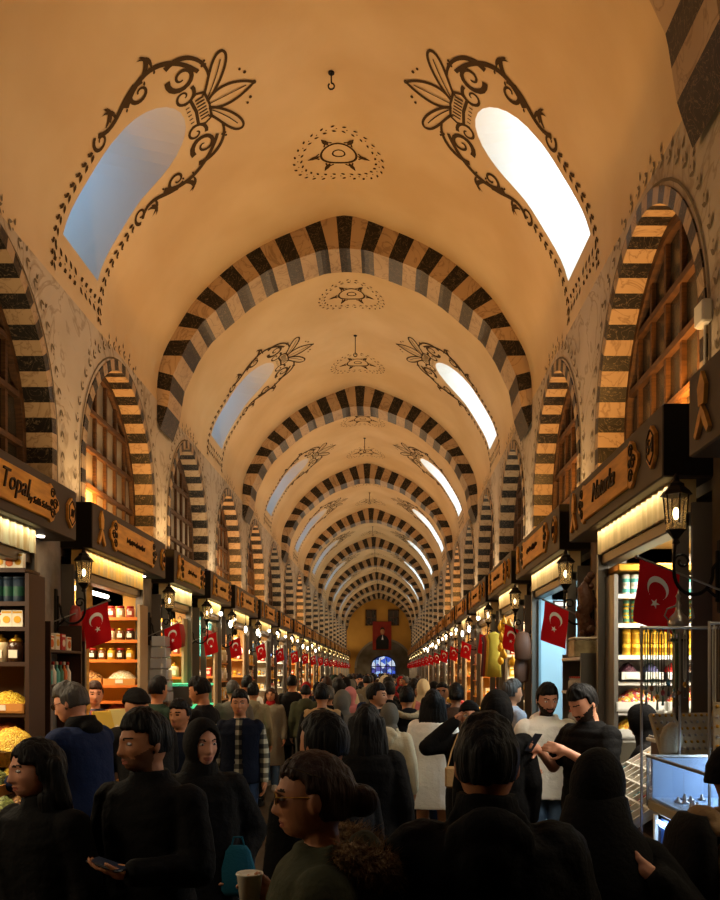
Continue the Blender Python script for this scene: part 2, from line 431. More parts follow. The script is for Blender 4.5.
# ribs of alternating dark and light marble
def rib_mesh():
    mb = MB(); nst = 37; sub = 3; t = RIBT
    s0 = SMAX+.26
    IN = [(0, 0, .81), (.42, .118, .80), (.80, .267, .748), (1.22, .414, .689), (1.63, .539, .605), (2.05, .658, .504), (2.47, .763, .409), (2.87, .838, .297), (3.21, .918, .126), (3.63, .945, -.045), (3.9, 1.0, -.2)]
    def inner(s):
        a = min(abs(s), 3.9)
        for (a0, x0, h0), (a1, x1, h1) in zip(IN, IN[1:]):
            if a <= a1:
                t_ = (a-a0)/(a1-a0); return XC + (1 if s > 0 else -1)*W*(x0+(x1-x0)*t_), ZS + W*(h0+(h1-h0)*t_)
        return XC + (1 if s > 0 else -1)*W, ZS-.2*W
    N = nst*sub
    for i in range(nst):
        mi = 1 - i % 2
        for j in range(sub):
            sa = -s0 + 2*s0*(i*sub+j)/N; sb = -s0 + 2*s0*(i*sub+j+1)/N
            oa, ob = prof(sa), prof(sb); ia, ib = inner(sa), inner(sb)
            mb.add([(oa[0], 0, oa[1]), (ob[0], 0, ob[1]), (ib[0], 0, ib[1]), (ia[0], 0, ia[1]),
                    (oa[0], t, oa[1]), (ob[0], t, ob[1]), (ib[0], t, ib[1]), (ia[0], t, ia[1])],
                   [(0,1,2,3), (3,2,6,7), (7,6,5,4), (4,5,1,0)], mi)
    return mb.mesh('arch_rib', [mlight, mdark])
rib_me = rib_mesh()
for k in range(-1, NRIB):
    struct(link('trim_%d' % (k+2), rib_me, None, (0, RIB0+BAY*k, 0)))

# ---------------------------------------------------------------- side walls with arched windows
WR, WZ = 1.3, 3.85                     # outer radius of the voussoir ring and its springing height
WIN_Y = [6.27 + 3.25*k for k in range(-2, 18)]
Z1 = 3.15                              # walls stand on the shop fronts below this height
def arch_pts(r, n=20, low=Z1, pt=.06):
    return [(-r, low)] + [(-r*cos(pi*i/n), WZ + r*sin(pi*i/n)*(1+pt*sin(pi*i/n)**6)) for i in range(n+1)] + [(r, low)]
def wall_ornament(mb, f, yc):
    """painted leaf chain around a window"""
    A = lambda r, a: (yc - r*cos(a), WZ + r*1.03*sin(a)) if 0 <= a <= pi else ((yc - r, WZ + a*r) if a < 0 else (yc + r, WZ - (a-pi)*r))
    for sgn in (0, 1):
        pass
    n = 26
    for i in range(-4, n+5):
        a = pi*i/n
        if (a < 0 and WZ + a*(WR+.2) < 3.45) or (a > pi and WZ-(a-pi)*(WR+.2) < 3.45): continue
        p = A(WR+.17, a); q = A(WR+.17, a+.02); t = atan2(q[1]-p[1], q[0]-p[0])
        leaf(mb, f, p, t+.6, .085, .015, 2); leaf(mb, f, p, t-.6, .085, .015, 2); q2 = A(WR+.17, a+pi/n/2); disc(mb, f, q2, .012, 5, 2)
    for r in (WR+.05,):
        P = [(yc-r, 3.45)] + [A(r, pi*i/24) for i in range(25)] + [(yc+r, 3.45)]
        stroke(mb, f, P, .01, 2)
    for i in range(1, 12):                                   # upright sprigs over the crown
        a = pi*(.2+.6*i/12); p = A(WR+.22, a); leaf(mb, f, p, pi/2+(a-pi/2)*-.9, .07, .013, 2); leaf(mb, f, p, pi/2+(a-pi/2)*-.9+.6, .05, .01, 2)
def wall_mesh(X, sg):
    mb = MB(); y0, y1 = YN, YE
    holes = []
    for yc in WIN_Y: holes.append([(yc+a, max(b, Z1+.001)) for a, b in arch_pts(WR)][::-1])
    # build in segments, one per window
    for yc, h in zip(WIN_Y, holes):
        a, b = max(yc-1.625, y0), min(yc+1.625, y1)
        if b-a < .5: continue
        ok = [p for p in h if a < p[0] < b]
        if len(ok) != len(h):
            mb.add([(X, a, Z1), (X, b, Z1), (X, b, ZS+.05), (X, a, ZS+.05)], [(0,1,2,3)], 0); continue
        outer = [(a, Z1), (yc-WR, Z1)] + [p for p in reversed(h)] + [(yc+WR, Z1), (b, Z1), (b, ZS+.02), (a, ZS+.02)]
        seen = []; 
        for p in outer:
            if not seen or (abs(p[0]-seen[-1][0])+abs(p[1]-seen[-1][1])) > 1e-3: seen.append(p)
        v, f = cdt_mesh(seen, [], [(a+(b-a)*i/6, 5.2) for i in range(1, 6)])
        mb.add([(X, p[0], p[1]) for p in v], f, 0)
        wall_ornament(mb, lambda u, w: ((X - sg*.005, u, w) if w < ZS else V(sg*(SMAX-(w-ZS)), u, .005)), yc)
    # outer skin so that no light leaks in
    return mb
for side, X, sg in (('left', XL, -1), ('right', XR, 1)):
    mb = wall_mesh(X, sg); w_ = mb.build('wall_%s' % side, [wallp, paint, paintf]); struct(w_)
    bk = MB(); bk.box((X+sg*.6 - .05, YN, 3.0), (X+sg*.6+.05, YE, 5.6)); struct(bk.build('wall_%s_outer' % side, [stone]))
# window surround: ring on the wall and striped reveal, then the wooden lattice with panes
def ring_mesh(n=23):
    """local: x along the wall, y into the wall"""
    mb = MB(); r0, r1 = WR-.09, WR+.012; dep = .30
    segs = []                            # total path: down left jamb, arch, right jamb
    jam = WZ-Z1; arc = pi*WR; tot = 2*jam+arc; nb = 41
    def pos(r, t):
        d = t*tot
        if d < jam: return (-r, Z1+d)
        if d > jam+arc: return (r, WZ-(d-jam-arc))
        a = (d-jam)/WR; return (-r*cos(a), WZ + r*sin(a)*(1+.06*sin(a)**6))
    for i in range(nb):
        mi = i % 2
        for j in range(2):
            ta = (i*2+j)/(nb*2); tb = (i*2+j+1)/(nb*2)
            a, b, c, d = pos(r1, ta), pos(r1, tb), pos(r0, tb), pos(r0, ta)
            mb.add([(a[0], -.012, a[1]), (b[0], -.012, b[1]), (c[0], -.012, c[1]), (d[0], -.012, d[1]), (c[0], dep, c[1]), (d[0], dep, d[1]),
                    (a[0], .02, a[1]), (b[0], .02, b[1])],
                   [(0,1,2,3), (3,2,4,5), (0,6,7,1)], mi)
    return mb.mesh('window_surround', [mdark, mlight])
wood = mat('window_wood', '#54381f', .6, col2='#3a2614', nscale=8, stretch=(1,1,8))
glassw = mat('window_pane_painted_lit', '#9a907c', .3, col2='#6a6252', nscale=1.6, spec=.5)  # light on these windows is put into a paler pane colour
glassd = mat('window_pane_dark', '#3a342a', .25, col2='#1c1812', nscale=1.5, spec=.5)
def lattice_mesh():
    mb = MB(); r = WR-.09; y = .25
    def top(x): return WZ + sqrt(max(r*r-x*x, 0))*1.05
    x = -r+.0
    nv = 7
    for i in range(nv+1):
        x = -r + 2*r*i/nv; xx = min(max(x, -r+.03), r-.03)
        mb.box((xx-.022, y-.02, Z1), (xx+.022, y+.03, max(top(xx), WZ)))
    for k in range(6):
        z = Z1+.28 + .40*k
        if z > WZ+r-.06: break
        hw = r if z < WZ else sqrt(max(r*r-((z-WZ)/1.05)**2, 0))
        mb.box((-hw, y-.035, z-.025), (hw, y+.03, z+.025))
    P = arch_pts(r, 20); Q = arch_pts(r-.07, 20)
    n = len(P)
    for i in range(n-1):
        a, b, c, d = P[i], P[i+1], Q[i+1], Q[i]
        mb.add([(a[0], y-.04, a[1]), (b[0], y-.04, b[1]), (c[0], y-.04, c[1]), (d[0], y-.04, d[1]), (c[0], y+.03, c[1]), (d[0], y+.03, d[1])], [(0,1,2,3), (3,2,4,5)])
    return mb.mesh('lattice', [wood])
def pane_me(m):
    P = arch_pts(WR-.08, 20); mb = MB(); n = len(P)
    mb.prism(P, .265, .275); return mb.mesh('pane', [m])
ring_me = ring_mesh(); lat_me = lattice_mesh(); pane_l, pane_d = pane_me(glassw), pane_me(glassd)
nwin = 1
for side, X, rz in (('left', XL, pi/2), ('right', XR, -pi/2)):
    for i, yc in enumerate(WIN_Y):
        if yc-WR < YN: continue
        t = struct(link('trim_%d' % (20+nwin), ring_me, None, (X, yc, 0), rz))
        w_ = struct(link('window_%d' % nwin, lat_me, None, (X, yc, 0), rz)); nwin += 1
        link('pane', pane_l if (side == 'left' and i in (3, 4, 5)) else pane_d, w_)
# floor
flm = marble('floor_stone', '#4a3c2c', '#2e251b', 1.2, .05, 1.5, .35)
fb = MB(); fb.box((XL-2.6, YN-.5, -.1), (XR+2.6, YE+3, 0)); struct(fb.build('floor', [flm]))
bw = MB(); bw.box((XL-2.4, YN-.15, 0), (XR+2.4, YN, 8)); struct(bw.build('wall_back', [mat('light_block_wall', '#4a3c2c', .9)]))  # added unseen wall, closes the hall behind the camera against outside light
# end wall
endp = mat('end_wall_plaster', '#c08c3a', .85, col2='#b17f33', nscale=1)
greyst = mat('end_grey_stone', '#6b6355', .9, col2='#57503f', nscale=2, bump=.3)
def end_wall():
    mb = MB(); S = [SMAX*i/30 for i in range(-30, 31)]
    top = [(prof(s)[0], prof(s)[1]) for s in S]
    pts = [(XR, 0)] + [(x, z) for x, z in reversed(top)] + [(XL, 0)]
    mb.prism([(x, z) for x, z in pts], YE, YE+.2, 0)
    # grey lower arch (relieving arch round the gate)
    g = 63.4; c = -.14; r = 2.15; P = [(c-r, 0)] + [(c-r*cos(pi*i/18), 1.9+.3+r*1.0*sin(pi*i/18)) for i in range(19)] + [(c+r, 0)]
    mb.prism(P, YE-.06, YE, 1)
    mb.add([(p[0], YE-.08, p[1]) for p in P[1:-1]] + [((p[0]-c)*.93+c, YE-.08, (p[1]-2.2)*.93+2.2) for p in P[1:-1]], [(i, i+1, 19+i+1, 19+i) for i in range(18)], 2)
    return mb.build('wall_end', [endp, greyst, mat('end_arch_stone', '#857a66', .9)])
struct(end_wall())
def ewin(cx, cz, w, h, n):
    mb = MB(); mb.box((cx-w, YE-.05, cz-h), (cx+w, YE-.01, cz+h), 1)
    for a, b in (((-w, -h), (-w+.1, h)), ((w-.1, -h), (w, h)), ((-w, -h), (w, -h+.1)), ((-w, h-.1), (w, h)), ((-.04, -h), (.04, h)), ((-w, -.04), (w, .04))):
        mb.box((cx+a[0], YE-.1, cz+a[1]), (cx+b[0], YE-.05, cz+b[1]), 0)
    return struct(mb.build('window_%d' % n, [wood, glassd]))
for i, u in enumerate((371, 393.5)):
    p = px(u, 617.5, 63.5); ewin(p.x, p.z, .4, .58, 50+i)
# ================================================================ shop fronts
SIGNS = {'left': [(-1.6, .9), (1.3, 3.95), (4.35, 7.30), (7.70, 10.25), (10.68, 12.48), (12.9, 14.6), (15.0, 17.65), (18.06, 20.9)] + [(21.35+3.25*k, 24.15+3.25*k) for k in range(13)],
         'right': [(-1.3, 1.4), (1.85, 4.46), (4.88, 7.37), (7.8, 10.4), (10.8, 13.2), (13.6, 16.3), (16.75, 19.4), (19.85, 22.6)] + [(23.05+3.25*k, 25.85+3.25*k) for k in range(12)]}
XW = {'left': XL, 'right': XR}; SG = {'left': -1, 'right': 1}; RZ = {'left': pi/2, 'right': -pi/2}
SZ0, SZ1, SPR = 2.99, 3.40, .28
m_sign = mat('sign_board', '#453a30', .55, col2='#3c3229', nscale=2, spec=.3)
m_signend = mat('sign_board_end', '#14100c', .7)
m_plaque = mat('sign_plaque_wood', '#e8ac48', .5, col2='#c48a34', nscale=3, stretch=(1,1,6))
m_letter = mat('sign_lettering', '#2c1a0c', .6)
m_iron = mat('wrought_iron', '#1d1a17', .5, metal=.6)
m_steel = mat('steel_frame', '#6f6a62', .4, metal=.7)
m_dwood = mat('dark_shelf_wood', '#3a2415', .55)
m_lwood = mat('light_shelf_wood', '#c98a44', .55)
m_litedge = mat('orange_lit_shelf_edge', '#d4732a', .5)  # orange light along the shelf edges, put into their colour
m_white = mat('white_shelf', '#d8d4c8', .5)
m_lglass = mat('lantern_glass', '#cdb07a', .25, spec=.5, alpha=.45)
m_bulb = mat('warm_bulb', '#fff0d0', .4, emit=(1, .78, .42), es=8, sample=0)
m_bulbw = mat('white_bulb', '#ffffff', .4, emit=(1, .90, .72), es=9, sample=0)
m_red = mat('flag_red', '#c8141c', .75, spec=.15); m_fwhite = mat('flag_white', '#f2eee6', .75)
m_pole = mat('flag_pole', '#8d8578', .4, metal=.4)

def fend(a, b): return b - min(.62, .25*(b-a))
FP = .18                               # how far the shop fronts stand out from the wall
def wall_lower(side):
    sg = SG[side]; X = XW[side]; S = SIGNS[side]; mb = MB()
    edges = [YN] + [e for a, b in S for e in (a+.04, fend(a, b))] + [YE]
    for i in range(0, len(edges)-1, 2):
        a, b = edges[i], edges[i+1]
        if b-a < .05: continue
        xs = sorted((X, X+sg*.42))
        mb.bbox((xs[0], a, 0), (xs[1], b, Z1+.02), .03, 0)
        xs = sorted((X-sg*.05, X+sg*.3)); mb.bbox((xs[0], a+.02, 0), (xs[1], b-.02, .45), .02, 1)
    xs = sorted((X+sg*.02, X+sg*.42)); mb.box((xs[0], YN, 2.93), (xs[1], YE, Z1), 0)
    struct(mb.build('wall_%s_piers' % side, [stone if side == 'right' else stoneg, stoneg]))
for s_ in ('left', 'right'): wall_lower(s_)

# ---- sign boards: local x to the viewer's right, y into the wall, origin under the middle of the board at the wall
def scroll_end(mb, x, sg, h, y, zc=(2.99+3.40)/2):
    """carved end of a plaque"""
    P = [(0, h), (.03, h*1.15), (.09, h*.95), (.12, h*.55), (.19, h*.25), (.2, 0), (.19, -h*.25), (.12, -h*.55), (.09, -h*.95), (.03, -h*1.15), (0, -h)]
    pts = [(x+sg*a, zc+b) for a, b in P]
    mb.prism(pts, y-.02, y, 0)
    for a, b, r in ((.06, h*.6, .045), (.06, -h*.6, .045), (.11, 0, .05), (.04, 0, .03)):
        mb.tube([(x+sg*(a+r*(1-.7*i/12)*cos(i*.7)), y-.025, zc+b+r*(1-.7*i/12)*sin(i*.7)) for i in range(13)], .006, 5, 1)
def squiggle(mb, x0, x1, z, h, y, seed):
    rr = random.Random(seed); x = x0; pts = []
    i = 0
    while x < x1:
        pts.append((x, y, z + h*(rr.uniform(.2, 1) if i % 2 else rr.uniform(-.9, -.3)))); x += h*.45; i += 1
    mb.tube(pts, h*.13, 4, 0)
SIGNTXT = {('left', 2): ('Topal', 'by Salih Saban'), ('right', 2): ('Naturka', None), }
EMB = {('left', 2): None, ('right', 2): '54'}
def lift(t, z):
    t.location.z += z
    for c in t.children: c.location.z -= z
def make_sign(side, idx, a, b, label):
    X = XW[side]; sg = SG[side]; w = b-a; n = 'shop_sign'
    t = thing(n, label, 'shop sign', (X, (a+b)/2, 0), RZ[side], 'shop signs along the %s wall' % side)
    mb = MB(); mb.bbox((-w/2, -SPR, SZ0), (w/2, .02, SZ1), .008, 0)
    for s in (-1, 1): mb.box((s*w/2-.004, -SPR+.004, SZ0+.006), (s*w/2+.004, .02, SZ1-.006), 1)
    mb.build('sign_board', [m_sign, m_signend], t)
    zc = (SZ0+SZ1)/2; y = -SPR
    pw = .84 if (side, idx) == ('left', 2) else min(.62, w*.27); ph = .13
    mb = MB(); mb.bbox((-pw, y-.025, zc-ph), (pw, y, zc+ph), .006, 0); scroll_end(mb, -pw, -1, ph, y); scroll_end(mb, pw, 1, ph, y)
    pl = mb.build('plaque', [m_plaque, m_letter], t)
    txt = SIGNTXT.get((side, idx))
    if txt:
        me = text_mesh(txt[0], .2 if txt[1] else .19, .006, .35); me.materials.clear(); me.materials.append(m_letter)
        o = link('lettering', me, t, (.2 if txt[1] else 0, y-.03, zc+.01)); o.rotation_euler = (pi/2, 0, 0)
        if txt[1]:
            me = text_mesh(txt[1], .075, .005, .35); me.materials.clear(); me.materials.append(m_letter)
            o = link('lettering', me, t, (.63, y-.03, zc-.045)); o.rotation_euler = (pi/2, 0, 0)
    elif a < 30:
        mb = MB(); squiggle(mb, -pw*.55, pw*.5, zc, .035, y-.028, idx*7+len(side)); mb.build('lettering', [m_letter], t)
    # tulip emblem at the left, six-sided emblem at the right
    mb = MB(); x = -w/2+.22
    mb.prism([(x-.035, zc-.0), (x-.05, zc+.09), (x, zc+.165), (x+.05, zc+.09), (x+.035, zc)], y-.02, y, 0)
    for s in (-1, 1): mb.prism([(x, zc), (x+s*.04, zc-.04), (x+s*.1, zc-.13), (x+s*.075, zc-.15), (x+s*.02, zc-.09), (x, zc-.05)][::s], y-.02, y, 0)
    mb.build('tulip_emblem', [m_plaque, m_letter], t)
    mb = MB(); x = w/2-.16
    hx = lambda r, k: (x+r*.72*cos(k*pi/3+pi/6), zc+r*sin(k*pi/3+pi/6))
    mb.prism([hx(.125, k) for k in range(6)], y-.022, y, 0)
    mb.tube([(hx(.1, k)[0], y-.024, hx(.1, k)[1]) for k in range(7)], .006, 4, 1)
    e = mb.build('number_emblem', [m_plaque, m_letter], t)
    num = EMB.get((side, idx))
    if num:
        me = text_mesh(num, .12, .005, .1); me.materials.clear(); me.materials.append(m_letter)
        o = link('number', me, e, (x, y-.026, zc)); o.rotation_euler = (pi/2, 0, 0)
    elif a < 20:
        mb = MB(); mb.tube([(x-.03+.02*i, y-.026, zc+(.03 if i % 2 else -.03)) for i in range(4)], .007, 4); mb.build('number', [m_letter], e)
    # narrow light bar under the board
    mb = MB()
    mb.lathe([(.028, SZ0-.012), (.034, SZ0)], 12, 0, TR(w/2-.3, -.1, 0))
    mb.build('downlight', [m_bulbw], t)
    lift(t, SZ0)
    return t

# ---- roller-shutter header between the sign and the opening
m_hdr = {}
def header_mat(col):
    k = 'shutter_%s' % col.strip('#')
    return mat(k, col, .5, col2='#a89468', nscale=3, stretch=(6,1,1))
def make_header(side, a, b, col, cat_n):
    X = XW[side]; w = b-a
    t = thing('roller_shutter', cat_n, 'roller shutter', (X, (a+b)/2, 0), RZ[side], 'rolled shutters over the shops on the %s' % side)
    mb = MB(); n = max(8, int(w/.11))
    for i in range(n):
        x0 = -w/2+w*i/n; x1 = -w/2+w*(i+1)/n
        mb.add([(x0, -FP-.01, 2.80), ((x0+x1)/2, -FP-.025, 2.80), (x1, -FP-.01, 2.80), (x0, -FP-.01, 2.99), ((x0+x1)/2, -FP-.025, 2.99), (x1, -FP-.01, 2.99)], [(0,1,4,3), (1,2,5,4)], 0)
    mb.box((-w/2, -FP, 2.80), (w/2, -FP+.1, 2.985), 0)
    mb.build('slats', [header_mat(col)], t)
    mb = MB(); mb.bbox((-w/2, -FP+.01, 2.72), (w/2, -FP+.13, 2.80), .008); mb.build('bottom_beam', [m_steel], t)
    for s in (-1, 1):
        mb = MB(); mb.box((s*w/2-.045 if s > 0 else -w/2, -FP-.02, 0), (w/2 if s > 0 else -w/2+.045, -FP+.06, 2.80)); mb.build('guide_rail', [m_steel], t)
    return t

# ---- the recess behind each opening
def make_room(side, a, b, wallc, dep=1.9, ceilc='#b8ab90'):
    X = XW[side]; sg = SG[side]; mb = MB(); f = lambda d: X + sg*d
    x0, x1 = f(.40), f(dep); z = 2.9
    x0 = f(-FP+.07); z = 2.85
    v = [(x0, a, 0), (x1, a, 0), (x1, b, 0), (x0, b, 0), (x0, a, z), (x1, a, z), (x1, b, z), (x0, b, z)]
    mb.add(v, [(0,1,5,4), (1,2,6,5), (2,3,7,6)], 0); mb.add(v, [(4,5,6,7)], 1)
    for e in (a, b):                       # thin side panels
        q = e-.001 if e == a else e+.001
        p = .028 if e == b else -.028
        xs = sorted((x0, f(dep))); ys = sorted((q, e+p)); mb.box((xs[0], ys[0], 0), (xs[1], ys[1], z), 2)
    struct(mb.build('wall_shop_recess', [mat('shop_wall_%s' % wallc.strip('#'), wallc, .8), mat('shop_ceiling', ceilc, .8), mat('side_panel', '#5a5046', .6)]))

# ---- lanterns, flags
def make_lantern():
    t = thing('bracket_lantern', 'x', 'lantern')
    mb = MB(); mb.bbox((-.025, -.02, 2.22), (.025, 0, 2.62), .006); mb.bbox((-.012, -.035, 2.28), (.012, -.015, 2.56), .004); mb.build('wall_plate', [m_iron], t)
    P = [(0, -.02, 2.52), (0, -.05, 2.50), (0, -.055, 2.42)]
    for i in range(0, 15):
        a = -pi*.0 - pi*i/14; P.append((0, -.15+.095*cos(a), 2.42+.11*sin(a)))
    arm = [(0, -.02, 2.5), (0, -.05, 2.46)] + [(0, -.155+.105*cos(-pi*i/14), 2.44+.12*sin(-pi*i/14)) for i in range(15)]
    c = (-.215, 2.50)
    sp = [(0, c[0]+.045*(1-.75*i/20)*cos(pi*1.0 - i*.42+.3) , c[1]+.045*(1-.75*i/20)*sin(pi*1.0 - i*.42+.3)) for i in range(18)]
    mb = MB(); mb.tube(arm, .0105, 7); mb.tube([(0, -.26, 2.44), (0, -.262, 2.52), (0, -.25, 2.62)], .0095, 7); mb.tube(sp, .008, 6); mb.tube([(0, -.02, 2.3), (0, -.06, 2.33), (0, -.09, 2.36)], .009, 6)
    mb.build('scroll_arm', [m_iron], t)
    M0 = TR(0, -.25, 2.62)
    mb = MB(); mb.lathe([(.008, -.03), (.022, -.02), (.014, 0), (.045, .04), (.058, .05)], 6, 0, M0)
    mb.lathe([(.058, .235), (.088, .238), (.07, .262), (.045, .285), (.043, .30), (.02, .315), (.012, .345), (.002, .36)], 6, 0, M0)
    for k in range(6):
        a = 2*pi*k/6; mb.tube([(.053*cos(a), -.25+.053*sin(a), 2.705), (.068*cos(a), -.25+.068*sin(a), 2.86)], .0045, 4)
    mb.build('lamp_cage', [m_iron], t)
    mb = MB(); mb.lathe([(.05, .05), (.064, .235)], 6, 0, M0, close=False); mb.build('lamp_glass', [m_lglass], t)
    mb = MB(); mb.ell((0, -.25, 2.76), (.018, .018, .035), 8, 6); mb.build('bulb', [m_bulb], t)
    lift(t, 2.22); return t
def star(cx, cz, r, rot):
    return [(cx + (r if k % 2 == 0 else r*.4)*cos(rot+k*pi/5), cz + (r if k % 2 == 0 else r*.4)*sin(rot+k*pi/5)) for k in range(10)]
def make_flag():
    """local: pole rises away from the wall; cloth hangs with its hoist along the pole"""
    t = thing('flag', 'x', 'flag')
    p0 = Vector((0, 0, 2.33)); p1 = Vector((0, -.40, 2.50)); d = (p1-p0).normalized()
    mb = MB(); mb.tube([p0, p1], .0055, 6); mb.ell(tuple(p1), .009, 8, 6); mb.build('pole', [m_pole], t)
    h, l = .20, .30
    def P(u, v, off=0):                    # u along the hoist 0..1 (from the outer end), v down 0..1
        q = p1 - d*(.015+u*h)
        return (q.x + off + .018*sin(v*4+u*5)*v + .012*sin(u*9)*v, q.y - .025*v + .01*sin(v*5+1)*v, q.z - v*l*(1-.03*u) )
    mb = MB(); nu, nv = 8, 14
    g = [P(i/nu, j/nv) for j in range(nv+1) for i in range(nu+1)]
    g2 = [P(i/nu, j/nv, .0016) for j in range(nv+1) for i in range(nu+1)]
    q = [(j*(nu+1)+i, j*(nu+1)+i+1, (j+1)*(nu+1)+i+1, (j+1)*(nu+1)+i) for j in range(nv) for i in range(nu)]
    mb.add(g, q, 0); mb.add(g2, [f[::-1] for f in q], 0)
    cl = mb.build('cloth', [m_red], t, smooth=True)
    mb = MB()
    for off in (-.0022, .0038):
        C = []
        n = 22
        # crescent: outer circle centre (.5,.36) r .25h ; inner shifted towards the fly
        ro, ri, sh = .27, .22, .075
        asp = h/l
        A0 = [(.5 + ro*sin(a), .36 - ro*asp*cos(a)) for a in [(-2.45 + 4.9*i/n) for i in range(n+1)]]
        A1 = [(.5 + ri*sin(a), .36 + sh*asp*1.6*.7 - ri*asp*cos(a)) for a in [(-2.25 + 4.5*i/n) for i in range(n+1)]]
        vs = [P(*a, off) for a in A0] + [P(*a, off) for a in A1]
        mb.add(vs, [(i, i+1, n+1+i+1, n+1+i) for i in range(n)], 0)
        st = star(.5, .60, .12, -pi/2+.2); vs = [P(a, .60+(b-.60)*asp*1.0, off) for a, b in st]; c_ = P(.5, .60, off)
        mb.add(vs + [c_], [(i, (i+1) % 10, 10) for i in range(10)], 0)
    mb.build('crescent_and_star', [m_fwhite], cl)
    lift(t, 2.3); return t
lan0 = make_lantern(); flag0 = make_flag()
used = {'l': 0, 'f': 0}
def on_pillars(side):
    S = SIGNS[side]; X = XW[side]; n = 0
    for i in range(1, len(S)):
        y = S[i][0]-.13
        if y < 3: continue
        nm = ORD[n]
        for key, src, what, dz in (('l', lan0, 'wrought-iron wall lantern with glass panes', 0), ('f', flag0, 'small red flag with white crescent and star', 0)):
            lab = '%s on the %s %s pier counted from the camera' % (what, nm, side)
            if key == 'f': lab = '%s hanging from the %s %s pier' % (what, nm, side)
            o = src if not used[key] else dup(src)
            used[key] = 1
            o.location = (X, y + (.0 if key == 'l' else -.03), 2.22 if key == 'l' else 2.3); o.rotation_euler = (0, 0, RZ[side])
            if key == 'f':
                o.rotation_euler = (0, 0, RZ[side] + (.18 if side == 'left' else -.12) + .25*sin(n*2.3))
                if n < 2: o.scale = (1.15, 1.15, 1.15)
                else: o.scale = (1, 1, 1)
            o['label'] = lab; o['group'] = ('wall lanterns' if key == 'l' else 'small red flags') + ' along the %s wall' % side
        n += 1
on_pillars('left'); on_pillars('right')

# ================================================================ goods
def pm(name, col, **k): return mat(name, col, k.pop('rough', .5), **k)
m_label = mat('paper_label', '#e8e0cc', .7); m_gold = mat('gold_lid', '#b8862c', .35, metal=.7); m_redlid = mat('red_lid', '#a8271c', .45)
def voro(name, cols, scale, rough=.6):
    """small pieces of many colours"""
    if name in MATS: return MATS[name]
    m = bpy.data.materials.new(name); m.use_nodes = True; nt = m.node_tree; N = nt.nodes; Lk = nt.links
    b = N['Principled BSDF']; b.inputs['Roughness'].default_value = rough
    tc = N.new('ShaderNodeTexCoord'); v = N.new('ShaderNodeTexVoronoi'); v.inputs['Scale'].default_value = scale
    Lk.new(tc.outputs['Object'], v.inputs['Vector'])
    sp = N.new('ShaderNodeSeparateColor'); Lk.new(v.outputs['Color'], sp.inputs[0])
    r = N.new('ShaderNodeValToRGB'); r.color_ramp.interpolation = 'CONSTANT'; e = r.color_ramp.elements
    while len(e) < len(cols): e.new(.5)
    for i, c in enumerate(cols): e[i].position = i/len(cols); e[i].color = srgb(c)
    Lk.new(sp.outputs[0], r.inputs[0]); Lk.new(r.outputs[0], b.inputs['Base Color'])
    bp = N.new('ShaderNodeBump'); bp.inputs['Strength'].default_value = .8; bp.inputs['Distance'].default_value = .01; bp.invert = True
    Lk.new(v.outputs['Distance'], bp.inputs['Height']); Lk.new(bp.outputs[0], b.inputs['Normal'])
    MATS[name] = m; return m
PROTO = {}
def proto(key, fn):
    """first call makes the thing, later calls copy it"""
    if key not in PROTO:
        PROTO[key] = fn(); return PROTO[key]
    return dup(PROTO[key])
def place(key, fn, loc, rz, label, group, cat=None, scale=None):
    o = proto(key, fn); o.location = loc; o.rotation_euler = (0, 0, rz)
    o['label'] = label; o['group'] = group
    if scale: o.scale = (scale,)*3 if not isinstance(scale, tuple) else scale
    return o
def f_jar(cont, lid, lm=None):
    def fn():
        t = thing('storage_jar', 'x', 'jar')
        MB().lathe([(.042, 0), (.047, .006), (.047, .095), (.038, .108)], 14).build('glass_body', [cont], t, True)
        MB().lathe([(.040, .106), (.041, .128), (.036, .132)], 14).build('lid', [lid], t, True)
        MB().box((-.025, -.0495, .03), (.025, -.044, .075)).build('label_patch', [m_label], t)
        return t
    return fn
def f_bigjar(cont, lid):
    def fn():
        t = thing('storage_jar', 'x', 'jar')
        MB().lathe([(.062, 0), (.07, .008), (.072, .13), (.06, .16), (.05, .165)], 16).build('glass_body', [cont], t, True)
        MB().lathe([(.052, .163), (.056, .175), (.04, .195), (.012, .205), (.016, .222), (.002, .23)], 14).build('lid', [lid], t, True)
        MB().box((-.035, -.074, .035), (.035, -.068, .1)).build('label_patch', [m_label], t)
        return t
    return fn
def f_tin(body, band, lid, h=.12, r=.032):
    def fn():
        t = thing('tin_can', 'x', 'tin')
        MB().lathe([(r*.97, 0), (r, .004), (r, h*.93)], 14).build('tin_body', [body], t, True)
        MB().lathe([(r*1.03, h*.9), (r*1.03, h), (r*.8, h*1.01)], 14).build('lid', [lid], t, True)
        MB().lathe([(r*1.012, h*.25), (r*1.012, h*.62)], 14, close=False).build('printed_band', [band], t, True)
        return t
    return fn
def f_box(body, patch, w=.09, h=.14, d=.06):
    def fn():
        t = thing('tea_box', 'x', 'box')
        MB().bbox((-w/2, -d/2, 0), (w/2, d/2, h), .003).build('carton', [body], t)
        mb = MB(); mb.lathe([(w*.33, 0), (w*.33, .003)], 16, 0, TR(0, -d/2, h*.45, pi/2)); mb.box((-w*.42, -d/2-.002, h*.82), (w*.42, -d/2, h*.93)); mb.build('printed_front', [patch], t)
        return t
    return fn
